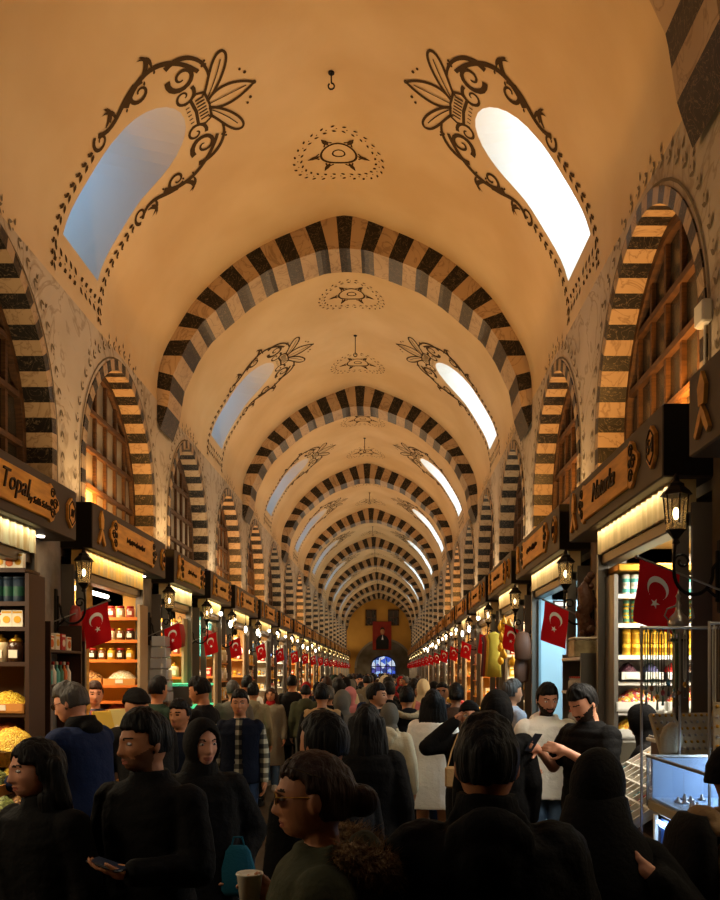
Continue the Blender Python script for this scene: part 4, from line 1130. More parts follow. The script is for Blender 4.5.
# lit glass case
t = thing('glass_case', 'glass jewellery case lit blue, beside the sloping tray', 'display case', (1.3, 3.4, 1.24))
MB().bbox((0, 0, -.02), (.46, .95, .03), .006).build('case_base', [mat('case_wood', '#8a7a58', .5)], t)
MB().box((.01, .01, .235), (.45, .94, .243)).build('top_glass', [m_glass], t)
MB().box((.0, .01, .03), (.008, .94, .235)).build('front_glass', [m_glass], t)
MB().box((.02, .925, .03), (.44, .94, .235)).build('end_panel', [m_casein], t)
MB().box((.44, .01, .03), (.455, .94, .235)).build('back_panel', [m_casein], t)
MB().box((.02, .02, .031), (.44, .92, .04)).build('floor_cloth', [m_casein], t)
MB().tube([(.42, .06, .22), (.42, .9, .22)], .009, 8).build('light_strip', [m_led], t)
mb = MB()
for a in ((0, 0), (0, .945), (.455, 0), (.455, .945)): mb.box((a[0]-.006, a[1]-.006, .0), (a[0]+.006, a[1]+.006, .245))
for a, b in (((0, 0), (.455, 0)), ((0, .945), (.455, .945)), ((0, 0), (0, .945)), ((.455, 0), (.455, .945))): mb.box((a[0]-.007, a[1]-.007, .238), (b[0]+.007, b[1]+.007, .25))
mb.build('metal_edges', [C['sv']], t)
for q in range(26):
    cx, cy = .07+.32*random.random(), .08+.78*random.random(); mb = MB()
    mb.lathe([(.006, 0), (.02, .004), (.02, .01), (.008, .016), (.006, .03)], 9, 0, TR(cx, cy, .04)); mb.build('silver_trinket', [C['sv']], t, True)
t = thing('glass_case', 'tall lower showcase with blue light and pink trimmings, under the lit case', 'display case', (1.30, 3.1, .2))
MB().bbox((-.01, 0, -.2), (.03, 1.1, 0), .006).build('plinth', [m_counter], t)
MB().box((-.012, .02, .0), (-.004, 1.08, 1.0)).build('front_glass', [m_glass], t)
MB().box((.02, 0, 0), (.035, 1.1, 1.0)).build('back_panel', [m_caseb], t)
for y in (.0, .36, .72, 1.09): MB().bbox((-.018, y-.012, 0), (.0, y+.012, 1.02), .003).build('post', [m_white], t)
MB().tube([(.004, .02, .985), (.004, 1.08, .985)], .008, 8).build('light_strip', [m_led], t)
MB().tube([(.006, .54, .02), (.006, .54, .97)], .007, 8).build('light_strip', [m_led], t)
m_pkb = mat('sequin_pink', '#b878a0', .35); m_lbl = mat('sequin_blue', '#88a8d8', .35)
for q in range(40):
    mb = MB(); a = random.uniform(0, 3); cx, cy, cz = -.004, random.uniform(.05, 1.05), random.uniform(.02, .55)
    mb.tube([(0+.004*sin(k), cy+.05*(k/6)*cos(a), cz+.05*(k/6)*sin(a)) for k in range(7)], .007, 5); mb.build('trimming', [m_pkb if q % 3 == 0 else m_lbl], t, True)
# hanging necklaces
t = thing('necklace_rack', 'slim metal rack with two posts holding long bead necklaces', 'rack', (0, 0, 0))
for x, y in ((1.27, 4.35), (1.46, 3.95), (1.46, 4.35), (1.72, 3.95)): MB().tube([(x, y, 1.06), (x, y, 2.13)], .007, 7).build('post', [C['sv']], t)
for y in (4.35, 3.95): MB().tube([(1.27 if y > 4 else 1.46, y, 2.12), (1.74, y, 2.12)], .008, 7).build('top_bar', [C['sv']], t)
MB().tube([(1.74, 4.35, 2.12), (1.74, 3.95, 2.12)], .008, 7).build('top_bar', [C['sv']], t)
rr = random.Random(5)
for row_, (x0, x1, y, n, L0) in enumerate(((1.28, 1.5, 4.35, 8, .3), (1.47, 1.72, 3.95, 12, .36))):
    for q in range(n):
        x = x0+(x1-x0)*(q+.5)/n; L = L0*rr.uniform(.85, 1.1); k = rr.randrange(6)
        t = thing('necklace', 'long %s bead necklace hanging on the %s bar of the rack, %s from the aisle' % (['grey', 'green', 'brown', 'pale', 'dark', 'sage'][k], ['far', 'near'][row_], ORD[q]), 'necklace', (x, y, 2.112), 0, 'necklaces hanging on the rack')
        mb = MB(); w = .006
        for s in (-1, 1): mb.tube([(s*w*.3, 0, 0), (s*w, 0, -.03), (s*w, .004*sin(q), -L*.6), (s*w*.9, 0, -L+.02), (0, 0, -L)], .0032, 5)
        mb.build('bead_string', [bead[k]], t, True)
        mb = MB(); mb.ell((0, 0, -L-.012), (.011, .008, .016), 8, 6); mb.build('pendant', [tk[(q*3+row_) % 5]], t, True)
        mb = MB(); mb.tube([(0, 0, -L-.025), (0, 0, -L-.075)], [.004, .007], 6); mb.build('tassel', [bead[(k+1) % 6]], t, True)
# bust, ring board, cards
t = thing('necklace_bust', 'beige linen necklace bust standing behind the sloping tray', 'display bust', (1.43, 4.41, 1.44))
MB().loft([(0, 0, -.34, .05, .045), (0, 0, -.33, .03, .03), (0, 0, 0, .025, .025), (0, 0, .02, .035, .028), (0, 0, .06, .052, .03), (.008, 0, .13, .060, .035), (.012, 0, .18, .045, .03), (.012, 0, .205, .015, .015)], 16).build('bust_body', [m_beige], t, True)
def padboard(name, label, loc, w, h, rot, dots):
    t = thing(name, label, 'display board', loc); t.rotation_euler = rot
    MB().bbox((-w/2, -.012, 0), (w/2, .012, h), .006).build('pad', [m_beige], t)
    nx, nz = dots
    for i in range(nz):
        mb = MB()
        for j in range(nx): mb.ell((-w/2+w*(j+.5)/nx, -.016, h*(i+.5)/nz), (.009, .006, .009), 7, 4)
        mb.build('earring_row', [tk[i % 2]], t, True)
padboard('earring_board', 'beige board with rows of small silver earrings, behind the lit case', (1.60, 4.45, 1.42), .42, .3, (-.5, 0, .25), (12, 8))
padboard('earring_board', 'beige upright board of earrings at the right edge', (1.60, 3.85, 1.50), .3, .27, (-.2, 0, -.3), (8, 6))
for q in range(3):
    t = thing('jewellery_box', 'small open velvet tray of rings on the back ledge, %s from the aisle' % ORD[q], 'tray', (1.5+.14*q, 4.75, 1.52+.0*q), 0, 'small ring trays')
    MB().bbox((-.06, -.1, 0), (.06, .1, .02), .004).build('velvet_pad', [m_felt], t)
    mb = MB()
    for i in range(4):
        for j in range(6): mb.ell((-.045+.03*i, -.08+.032*j, .026), (.008, .008, .008), 6, 4)
    mb.build('rings', [C['sv']], t, True)
tag(MB().bbox((1.48, 4.6, 1.06), (1.80, 4.9, 1.515), .01).build('riser', [m_dwood]), 'tall dark riser under the ring trays', 'riser')
# silver ewer on a pedestal by the pier
t = thing('silver_ewer', 'tall silver ewer with a long neck beside the first right pier', 'ewer', (1.52, 4.55, 2.07)); t.scale = (.72,)*3
MB().lathe([(.05, 0), (.055, .01), (.03, .03), (.03, .04), (.065, .08), (.075, .12), (.06, .16), (.03, .19), (.018, .22), (.022, .25), (.012, .27), (.012, .30), (.02, .31), (.008, .33), (.002, .36)], 20).build('ewer_body', [C['sv']], t, True)
MB().tube([(.06, 0, .12), (.11, 0, .16), (.1, 0, .22), (.08, 0, .25)], [.012, .01, .008, .006], 8).build('spout', [C['sv']], t, True)
MB().tube([(-.06, 0, .13), (-.1, 0, .17), (-.08, 0, .22), (-.02, 0, .24)], .006, 8).build('handle', [C['sv']], t, True)
tag(MB().lathe([(.06, 1.06), (.06, 1.075), (.012, 1.09), (.012, 2.05), (.05, 2.06), (.05, 2.07)], 16, 0, TR(1.52, 4.55, 0)).build('pedestal', [m_iron]), 'slim dark pedestal under the silver ewer', 'pedestal')
# glassware shelves and carved wood at the second right pier
t = thing('side_shelf', 'white shelves of glassware against the second right pier', 'shelf', (XR-.16, 7.30, 0), RZ['right'])
for z in (1.45, 1.74, 2.02): MB().bbox((-.35, -.13, z-.025), (.35, .15, z), .005).build('board', [m_white], t)
for s in (-1, 1): MB().box((s*.35-.01, -.12, 0), (s*.35+.01, .15, 2.05)).build('side_panel', [m_steel], t)
def f_glass():
    t = thing('glass_jar', 'x', 'jar')
    MB().lathe([(.03, 0), (.035, .01), (.035, .08), (.02, .1), (.025, .11)], 12).build('glass_body', [m_acr], t, True)
    MB().lathe([(.028, .108), (.028, .122)], 12).build('lid', [m_redlid], t, True); return t
for k, z in enumerate((1.45, 1.74)):
    for q in range(7): place('gj', f_glass, (XR-.22, 7.0+.09*q, z), 0, 'small glass jar on the %s shelf at the second right pier, %s from the camera' % (['lower', 'middle'][k], ORD[q]), 'glass jars at the second right pier')
t = thing('gift_tin', 'pale chequered tin box on top of the pier shelves', 'tin box', (XR-.18, 7.2, 2.02)); MB().bbox((-.12, -.12, 0), (.12, .12, .14), .01).build('tin_body', [mat('chequered_tin', '#b8a880', .5, col2='#8a7a58', nscale=12)], t); MB().bbox((-.125, -.125, .14), (.125, .125, .165), .01).build('lid', [m_felt], t)
mb = MB(); rr = random.Random(3)
P = [(0, 0, 0), (.02, -.03, .1), (-.02, -.02, .2), (.03, -.04, .3), (-.01, -.03, .42), (.02, -.02, .5)]
mb.tube(P, [.05, .075, .06, .08, .06, .02], 9)
for q in range(14): 
    a = P[q % 6]; mb.ell((a[0]+rr.uniform(-.06, .06), a[1]+rr.uniform(-.06, .02), a[2]+rr.uniform(-.03, .05)), (rr.uniform(.02, .045),)*3, 8, 6)
tag(mb.build('carved_wood_figure', [mat('carved_brown', '#4a2c18', .5, bump=.8, bscale=30)], None, True, (XR-.12, 7.52, 2.19)), 'dark brown carved wooden figure on the second right pier', 'carving')
# yellow hanging gourds and a dark bag in the third right shop
rr = random.Random(9)
t0 = None
for q in range(22):
    y = 10.9+rr.uniform(0, .9); z = 2.62-rr.uniform(0, .5); x = XR-.28+rr.uniform(-.06, .06)
    def fg():
        t = thing('dried_gourd', 'x', 'gourd')
        MB().loft([(0, 0, -.15, .012, .012), (0, 0, -.13, .035, .035), (.005, 0, -.09, .04, .04), (.012, 0, -.05, .024, .024), (.01, 0, -.02, .01, .01), (0, 0, 0, .004, .004)], 10).build('gourd_body', [mat('gourd_yellow', '#d8b030', .45)], t, True); return t
    place('gourd', fg, (x, y, z), rr.uniform(0, 3), 'yellow gourd hanging in the cluster of the third right shop', 'yellow gourds hanging in a cluster')
    c_ = MB(); 
for q, (k, y, z) in enumerate(((3, 9.75, 2.45), (3, 9.85, 2.2), (2, 12.3, 2.4), (1, 12.5, 2.3))):
    place(('bag', k), f_bag(k), (XR-.3, y, z), .4*q, '%s bag hanging outside near the third right shop, %s one' % (BN[k], ORD[q]), '%s hanging bags' % BN[k])
for q, c in enumerate(('#8a8a3a', '#b08a2a', '#7a2a2a', '#5a3a4a')):
    mb = MB(); mb.loft([(0, 0, -.62, .1, .03), (0, 0, -.35, .08, .03), (0, 0, -.12, .07, .03), (0, 0, -.04, .09, .02), (0, 0, 0, .02, .01)], 14, p=2.4)
    tag(mb.build('hanging_garment', [mat('garment_%d' % q, c, .8, bump=.3, bscale=14)], None, True, (XR-.34, 12.0+.28*q, 2.45)), '%s garment hanging before the fourth right shop' % ['olive', 'mustard', 'dark red', 'plum'][q], 'garment')
# small box with a cable on the right wall above the signs
t = thing('junction_box', 'small pale electrical box high on the right wall between arches', 'electrical box', (XR, 4.95, 3.86), RZ['right'])
MB().bbox((-.07, -.06, 0), (.07, 0, .13), .01).build('housing', [m_felt], t); MB().tube([(0, -.02, 0), (.0, -.02, -.2), (.02, -.02, -.42)], .008, 6).build('cable', [m_felt], t)
# ceiling hooks
for k in range(-1, 9):
    t = thing('ceiling_hook', 'iron hook %s the crown of the vault, %s from the camera' % ('close under' if k < 1 else 'and chain hanging from', ORD[k+1]), 'hook', (XC, 8.32+6.5*k, 7.60), 0, 'hooks along the crown of the vault')
    MB().lathe([(.03, -.012), (.03, 0)], 10).build('rose', [m_iron], t)
    L = .1 if k < 1 else .3
    MB().tube([(0, 0, 0), (0, 0, -L)], .008, 6).build('rod', [m_iron], t)
    MB().tube([(.03*sin(a*.7), 0, -L-.03+.03*cos(a*.7)) for a in range(9)], .008, 6).build('hook_ring', [m_iron], t)
# far end: portrait banner, gate, windows
t = thing('portrait_banner', 'tall red banner with a portrait of a suited man on the end wall', 'banner', (px(382, 650, YE-.12).x, YE-.12, 0))
zb, zt = px(382, 650, YE-.12).z, px(382, 621.5, YE-.12).z; hw = .68
MB().bbox((-hw, -.02, zb), (hw, .02, zt), .01).build('cloth', [mat('banner_red', '#7a1c10', .8, col2='#8a2a14', nscale=2)], t)
mb = MB(); h = zt-zb
mb.prism([(-.42, zb+.06), (-.44, zb+h*.34), (-.30, zb+h*.46), (-.08, zb+h*.53), (.14, zb+h*.53), (.36, zb+h*.46), (.50, zb+h*.34), (.48, zb+.06)], -.06, -.02)
mb.build('suit', [mat('banner_suit', '#15130f', .8)], t)
mb = MB(); mb.prism([(-.03, zb+h*.36), (.04, zb+h*.53), (.10, zb+h*.36)], -.065, -.06); mb.build('shirt', [m_fwhite], t)
mb = MB(); mb.ell((.03, -.05, zb+h*.64), (.15, .03, .22)); mb.build('face', [mat('banner_skin', '#b07a50', .8)], t, True)
mb = MB(); mb.ell((.03, -.035, zb+h*.72), (.165, .03, .16)); mb.build('hair', [mat('banner_hair', '#2a1c10', .8)], t, True)
t = thing('gate_window', 'arched gateway glazing glowing blue at the far end', 'gate', (px(383.5, 672, YE-.1).x, YE-.14, 0))
P = [(-.88, 1.2)] + [(-.88*cos(pi*i/14), 2.35+.72*sin(pi*i/14)) for i in range(15)] + [(.88, 1.2)]
MB().prism(P, 0, .03).build('lit_glazing', [voro('gate_glow', ['#3a5ac8', '#8ab0e8', '#20306a', '#c8d8f0', '#4a4a98'], 3)], t)
MATS['gate_glow'].node_tree.nodes['Principled BSDF'].inputs['Emission Strength'].default_value = .9
nt = MATS['gate_glow'].node_tree; nt.links.new([n for n in nt.nodes if n.type == 'VALTORGB'][0].outputs[0], nt.nodes['Principled BSDF'].inputs['Emission Color'])
mb = MB()
for x in (-.6, -.2, .2, .6): mb.box((x-.03, -.03, 1.2), (x+.03, 0, 2.9))
for z in (1.7, 2.3): mb.box((-.88, -.03, z-.03), (.88, 0, z+.03))
mb.tube([(p[0], -.02, p[1]) for p in P], .04, 6); mb.build('glazing_bars', [m_iron], t)

# small floodlights on top of some sign boards, washing the window reveals
for side, ys in (('left', (9.52, 16.02, 19.27, 28.9)), ('right', (6.27, 9.52, 22.5, 25.8))):
    for q, y in enumerate(ys):
        X, sg = XW[side], SG[side]; t = thing('floodlight', 'small floodlight behind the sign boards under a %s window, %s from the camera' % (side, ORD[q]), 'floodlight', (X-sg*.06, y, 3.41), RZ[side], 'floodlights on the sign boards')
        MB().bbox((-.05, -.04, .0), (.05, .04, .05), .008).build('lamp_housing', [m_iron], t); MB().box((-.045, -.035, .05), (.045, .035, .054)).build('lamp_glass', [m_bulb], t)
        point('window_floodlight', (X+sg*.10, y-.35, 3.62), 80, (1, .44, .09), .06)

# shelves and bulbs on the piers further down
def f_bulb():
    t = thing('hanging_bulb', 'x', 'light bulb')
    MB().ell((0, 0, -.16), (.028, .028, .036), 9, 6).build('glass_bulb', [m_bulbw], t, True)
    mb = MB(); mb.lathe([(.012, -.13), (.014, -.10), (.006, -.09), (.003, 0)], 7); mb.build('socket', [m_iron], t); return t
for side in ('left', 'right'):
    S = SIGNS[side]; X, sg = XW[side], SG[side]
    for i in range(5, len(S)-1):
        a, b = S[i]; e0, e1 = fend(a, b)+.05, S[i+1][0]; rr = random.Random(i*3+sg); nm = ORD[i-1]
        if a > 33: continue
        yc = (e0+e1)/2; w = (e1-e0)/2-.02
        t = thing('side_shelf', 'small shelf of goods on the pier after the %s %s shop' % (nm, side), 'shelf', (X, yc, 0), RZ[side], 'pier shelves down the hall')
        for z in (1.45, 1.75, 2.05): MB().bbox((-w, -.16, z-.02), (w, -.0, z), .004).build('board', [m_lwood], t)
        MB().box((-w, -.02, 1.2), (w, -.0, 2.4)).build('back_board', [FRM['orange'][1]], t)
        for z in (1.45, 1.75, 2.05):
            n = max(2, int(2*w/.15)); kk = rr.choice([['bw', 'br', 'by'], ['jr', 'jc'], ['ty', 'by'], ['bb', 'bw', 'br'], ['Jc', 'jr']])
            for q in range(n):
                k = kk[q % len(kk)]; place(k, KJ[k], (X-sg*.09, yc-w+.08+2*(w-.08)*q/max(1, n-1), z+.001), RZ[side], '%s on the pier shelf after the %s %s shop' % (' '.join(KN[k].split()[:6]), nm, side), 'goods on the pier shelves', scale=1.35)
        for q in range(3):
            place('hbulb', f_bulb, (X-sg*(.20+.04*q), a+.3+(b-a-.4)*q/2+rr.uniform(-.1, .1), 2.985), 0, 'bare bulb hanging under the sign of the %s %s shop' % (nm, side), 'bare bulbs under the shop signs', scale=(1, 1, rr.choice([1, 1, 1.8])))
# ================================================================ people
def evald(mb, voxel, smooth=2, name='m'):
    me = mb.mesh(name, [], False) if isinstance(mb, MB) else mb
    o = bpy.data.objects.new('tmp', me)
    r = o.modifiers.new('r', 'REMESH'); r.mode = 'VOXEL'; r.voxel_size = voxel
    if smooth:
        s = o.modifiers.new('s', 'SMOOTH'); s.factor = .5; s.iterations = smooth
    out = evaluated(o); bpy.data.meshes.remove(me)
    out.name = name; out.polygons.foreach_set('use_smooth', [True]*len(out.polygons)); return out
def sst(a, b, x): t = min(1, max(0, (x-a)/(b-a))); return t*t*(3-2*t)
skinA = mat('skin_olive', '#a8714e', .55, spec=.3); skinB = mat('skin_light', '#bd8569', .55, spec=.3); skinC = mat('skin_tan', '#8e5c3c', .55, spec=.3)
lipm = mat('lips', '#8f5242', .45); browm = mat('eyebrow_hair', '#1c120c', .9); eyew = mat('eye_white', '#c8c0b8', .3); eyed = mat('eye_dark', '#1a0f0a', .2)
h_black = mat('hair_black', '#070505', .6, spec=.15, bump=.5, bscale=90, stretch=(1,1,.15)); h_brown = mat('hair_brown', '#2e1a0e', .6, spec=.18, bump=.5, bscale=90, stretch=(1,1,.15)); h_grey = mat('hair_grey', '#3a3632', .6, bump=.5, bscale=90, stretch=(1,1,.15))
def cloth(name, c, rough=.85, b=.25, s=60, spec=.1): return mat('cloth_'+name, c, rough, bump=b, bscale=s, spec=spec)
K = dict(black=cloth('black', '#0c0b0b'), black2=cloth('soft_black', '#141211'), navy=cloth('navy', '#0d1220'), blue=cloth('blue', '#111c38'), grey=cloth('grey', '#5c574e'), coat=cloth('taupe', '#6f6452'), white=cloth('white', '#f0ebe0'), cream=cloth('cream', '#b8ac90'),
         beige=cloth('beige', '#8f7450', .6), olive=cloth('olive', '#3a3a28'), green=cloth('dark_green', '#1c2a20'), jeans=cloth('denim', '#2a3a54'), ljeans=cloth('light_denim', '#5a7494'), brown=cloth('brown', '#3e2a1c'), red=cloth('red', '#8a1518'), teal=cloth('teal', '#164a5c'),
         tan=cloth('tan', '#9a7a52'), khaki=cloth('khaki', '#7d725a'), shoe=mat('shoe_leather', '#0f0d0c', .4), sneaker=mat('sneaker_white', '#b8b0a4', .5), pink=cloth('pink', '#a86a70'), fur=mat('fur_brown', '#5a4028', .9, col2='#8a6a44', nscale=40, bump=1, bscale=120), furl=mat('fur_pale', '#a08a64', .9, col2='#c0aa84', nscale=40, bump=1, bscale=120))
def plaid(name, a, b, c):
    m = mat(name, a, .85); nt = m.node_tree; N = nt.nodes; L = nt.links
    tc = N.new('ShaderNodeTexCoord'); sx = N.new('ShaderNodeSeparateXYZ'); L.new(tc.outputs['Object'], sx.inputs[0])
    outs = []
    for ax in ('X', 'Z'):
        m1 = N.new('ShaderNodeMath'); m1.operation = 'MULTIPLY'; m1.inputs[1].default_value = 11; L.new(sx.outputs[ax], m1.inputs[0])
        m2 = N.new('ShaderNodeMath'); m2.operation = 'FRACT'; L.new(m1.outputs[0], m2.inputs[0])
        m3 = N.new('ShaderNodeMath'); m3.operation = 'GREATER_THAN'; m3.inputs[1].default_value = .5; L.new(m2.outputs[0], m3.inputs[0]); outs.append(m3)
    ad = N.new('ShaderNodeMath'); ad.operation = 'ADD'; L.new(outs[0].outputs[0], ad.inputs[0]); L.new(outs[1].outputs[0], ad.inputs[1])
    dv = N.new('ShaderNodeMath'); dv.operation = 'MULTIPLY'; dv.inputs[1].default_value = .5; L.new(ad.outputs[0], dv.inputs[0])
    r = N.new('ShaderNodeValToRGB'); r.color_ramp.interpolation = 'CONSTANT'; e = r.color_ramp.elements; e[0].color = srgb(a); e[1].position = .8; e[1].color = srgb(c); k = e.new(.3); k.color = srgb(b)
    L.new(dv.outputs[0], r.inputs[0]); L.new(r.outputs[0], N['Principled BSDF'].inputs['Base Color']); return m
K['plaid'] = plaid('cloth_plaid_grey', '#16181c', '#5a5648', '#b0a890'); K['plaidb'] = plaid('cloth_plaid_blue', '#10182a', '#3a4458', '#8a2a28'); K['stripe'] = cloth('pale_striped', '#8a8c94')

HC = Vector((0, -.02, 1.612)); HRAD = (.076, .094, .116)
class Rig:
    def __init__(s, lean=0, head=(0, 0, 0), side=0):
        s.lean = R(lean); s.side = R(side)
        piv = Vector((0, 0, 1.50)); h = [R(a) for a in head]
        s.MH = Matrix.Translation(piv) @ Matrix.Rotation(h[0], 4, 'Z') @ Matrix.Rotation(h[1], 4, 'X') @ Matrix.Rotation(h[2], 4, 'Y') @ Matrix.Translation(-piv)
        s.ML = Matrix.Translation((0, 0, .95)) @ Matrix.Rotation(s.lean, 4, 'X') @ Matrix.Rotation(s.side, 4, 'Y') @ Matrix.Translation((0, 0, -.95))
    def bend(s, p, full=False):
        if not s.lean and not s.side: return Vector(p)
        w = 1 if full else sst(.85, 1.12, p[2])
        q = s.ML @ Vector(p); return Vector(p)*(1-w) + q*w
    def head(s, p): return s.ML @ (s.MH @ Vector(p))
    def headmat(s): return s.ML @ s.MH
ARM = dict(
    down=((.225, .02, 1.13), (.235, -.05, .88), (.0, -.15, -1)),
    bent=((.23, .03, 1.14), (.20, -.20, 1.08), (-.2, -1, .05)),
    phone=((.22, -.02, 1.13), (.13, -.24, 1.20), (-.45, -.8, .25)),
    pocket=((.27, .07, 1.14), (.20, -.06, .98), (-.5, -.5, -.6)),
    raised=((.34, -.02, 1.42), (.14, -.05, 1.58), (-.6, .1, .5)),
    swingf=((.23, -.08, 1.14), (.22, -.24, .98), (0, -.5, -.8)),
    swingb=((.24, .10, 1.14), (.24, .10, .90), (0, .1, -1)),
    reach=((.24, -.14, 1.2), (.18, -.38, 1.16), (0, -1, 0)),
    clasp=((.23, .0, 1.14), (.06, -.19, 1.03), (-1, -.3, 0)))
def arm_pts(spec, sd):
    e, w, d = ARM[spec] if isinstance(spec, str) else spec
    f = lambda p: Vector((p[0]*sd, p[1], p[2]))
    return f((.168, .0, 1.375)), f(e), f(w), f(d).normalized()
def hand_prims(mb, w, d, sd, curl=.5, r=1.0, palm=None):
    """palm and five bent fingers; d runs along the palm, n is the direction the fingers close to"""
    d = d.normalized(); side = Vector(palm) if palm is not None else Vector((-sd, -.2, 0))
    n = (side - d*side.dot(d))
    n = n.normalized() if n.length > .1 else d.orthogonal().normalized()
    t = d.cross(n)*(1 if sd > 0 else -1)            # thumb side
    if t.y > 0: t = -t
    mb.cap(w - d*.01, w + d*.05, .027*r, .03*r, 10)
    for k in (-1, 0, 1): mb.cap(w + d*.03 + t*.018*k, w + d*.085 + t*.02*k, .017*r, .015*r, 8)
    for k, (o, L) in enumerate(((.031, .072), (.011, .082), (-.010, .076), (-.030, .058))):
        p = w + d*.088 + t*o; c = curl*(.9+.12*k); a = 0
        for q, fr in enumerate((.45, .32, .23)):
            a += c*(.9 if q else .6); e = d*cos(a) + n*sin(a); p2 = p + e*L*fr
            mb.cap(p, p2, .0088*r - .0006*q, .0082*r - .0006*q, 8); p = p2
    p = w + d*.028 + t*.028; e = (d*.62 + t*.72 + n*.25).normalized(); p2 = p + e*.042
    mb.cap(p, p2, .0125*r, .0105*r, 8); e = (d*.85 + t*.25 + n*(.25+curl*.5)).normalized(); mb.cap(p2, p2 + e*.034, .0102*r, .0085*r, 8)
def xf(mb, fn, i0=0):
    for i in range(i0, len(mb.v)): mb.v[i] = tuple(fn(mb.v[i]))
FACE = [  # x, z, sx, sz, amp (forward)
    (0, .002, .009, .022, .010), (0, -.030, .010, .014, .016), (0, -.038, .013, .008, .010), (.012, -.042, .006, .006, .004), (-.012, -.042, .006, .006, .004),
    (.032, .006, .016, .012, -.006), (-.032, .006, .016, .012, -.006), (.028, .024, .022, .008, .005), (-.028, .024, .022, .008, .005),
    (.046, -.028, .018, .016, .005), (-.046, -.028, .018, .016, .005), (0, -.061, .019, .006, .008), (0, -.074, .015, .006, .008), (0, -.0675, .022, .0028, -.004), (0, -.098, .018, .013, .008)]
def make_body(rig, arms, legs, lod, fem=False, skin=None, beard=None, bare_legs=False, curl=(.5, .5), palms=(None, None), b=1.0, belly=0):
    mb = MB(); sw = .92 if fem else 1.0
    mb.loft([(0, 0, .84, .10, .08), (0, 0, .88, .155*b, .105), (0, 0, .96, .165*b, .115+belly*.5), (0, -belly*.4, 1.07, .14*b, .10+belly), (0, 0, 1.2, .15*b, .105+belly*.5), (0, 0, 1.33, .172*sw*b, .11), (0, 0, 1.41, .155*sw*b, .085), (0, 0, 1.45, .09, .065), (0, 0, 1.48, .055, .055)], 20)
    xf(mb, rig.bend)
    i0 = len(mb.v); mb.cap((0, .005, 1.43), (0, -.005, 1.56), .058*(.9 if fem else 1), .052*(.9 if fem else 1), 12); xf(mb, lambda p: rig.ML @ (Vector(p)*1 if p[2] < 1.5 else rig.MH @ Vector(p)), i0)
    i0 = len(mb.v)
    mb.ell(tuple(HC), HRAD, 24, 16); mb.ell((0, HC.y-.022, HC.z-.062), (.055 if not fem else .049, .066, .052), 16, 10)
    mb.ell((0, HC.y+.02, HC.z+.02), (.074, .088, .092), 16, 10)
    for s in (-1, 1): mb.ell((s*.078, HC.y+.012, HC.z-.008), (.009, .019, .031), 10, 8)
    xf(mb, rig.head, i0)
    for sd, sp, cu, pa in ((1, arms[0], curl[0], palms[0]), (-1, arms[1], curl[1], palms[1])):
        s_, e, w, d = arm_pts(sp, sd); s_.x *= sw; i0 = len(mb.v)
        mb.cap(s_, e, .052*sw, .040*sw); mb.cap(e, w, .040*sw, .027*sw); mb.ell(tuple(s_), (.054*sw, .052*sw, .055*sw))
        hand_prims(mb, w, d, sd, cu, 1.0 if lod < .012 else 1.1, pa); xf(mb, lambda p: rig.bend(p, True), i0)
    for sd, (kn, an) in zip((1, -1), legs):
        kn = Vector((kn[0]*sd,) + tuple(kn[1:])); an = Vector((an[0]*sd,) + tuple(an[1:]))
        mb.cap((sd*.088, 0, .88), kn, .085, .056); mb.cap(kn, an, .056, .038); mb.cap(kn.lerp(an, .15)+Vector((0, .012, 0)), kn.lerp(an, .42)+Vector((0, .016, 0)), .05, .048)
        mb.cap((an.x, an.y+.03, max(.035, an.z-.05)), (an.x, an.y-.12, max(.03, an.z-.055)), .03, .024)
    me = evald(mb, lod, 2 if lod > .008 else 3, 'body')
    # face: work in the head's own frame
    Mi = rig.headmat().inverted()
    mats = [skin or skinA, lipm, browm, eyew, eyed, beard or browm]
    for m in mats: me.materials.append(m)
    info = {}
    M = rig.headmat()
    for v in me.vertices:
        q = Mi @ v.co
        if q.z < 1.47 or (q - HC).length > .16: continue
        x, y, z = q.x, q.y-HC.y, q.z-HC.z
        if y < -.02:
            f = sst(-.02, -.06, y) if False else min(1, max(0, (-y-.02)/.035)); a = 0
            for (fx, fz, sx, sz, am) in FACE:
                u = ((x-fx)/sx)**2 + ((z-fz)/sz)**2
                if u < 9: a += am*exp(-u*.6)
            q = q + Vector((0, -a*f, 0)); v.co = M @ q
    mi = [0]*len(me.polygons)
    for i, p in enumerate(me.polygons):
        q = Mi @ p.center; x, y, z = abs(q.x), q.y-HC.y, q.z-HC.z
        if (q - HC).length > .16: continue
        if y < -.05:
            if ((x-0)/.024)**2 + ((z+.068)/.0105)**2 < 1: mi[i] = 1
            elif .013 < x < .05 and .019 < z - .12*(x-.013) + (.25*(x-.036) if x > .036 else 0) < .0265: mi[i] = 2
            elif lod > .0075 and ((x-.032)/.012)**2 + ((z-.003)/.006)**2 < 1: mi[i] = 4
        if beard and mi[i] == 0:
            if z < -.012 + .5*y and y < .004 and z > -.128 and not (z > -.058 and x < .045 and y < -.06 and x > .03): mi[i] = 5
            if x < .028 and -.058 < z < -.048 and y < -.06: mi[i] = 5
            if x > .0 and x < .022 and -.0 > z+.05 > -.0: mi[i] = 0
    me.polygons.foreach_set('material_index', mi)
    return me
def eyes(parent, rig, loc=HC):
    M = rig.headmat()
    for s in (-1, 1):
        mb = MB(); n, m = 14, 9; c = Vector((s*.032, HC.y-.0775, HC.z+.003)); mb.ell(tuple(c), (.0135, .0100, .0068), n, m)
        mb.ell((c.x, c.y-.0062, c.z), (.0058, .0045, .0056), 10, 7, 1); xf(mb, lambda p: M @ Vector(p)); mb.build('eye', [eyew, eyed], parent, True)
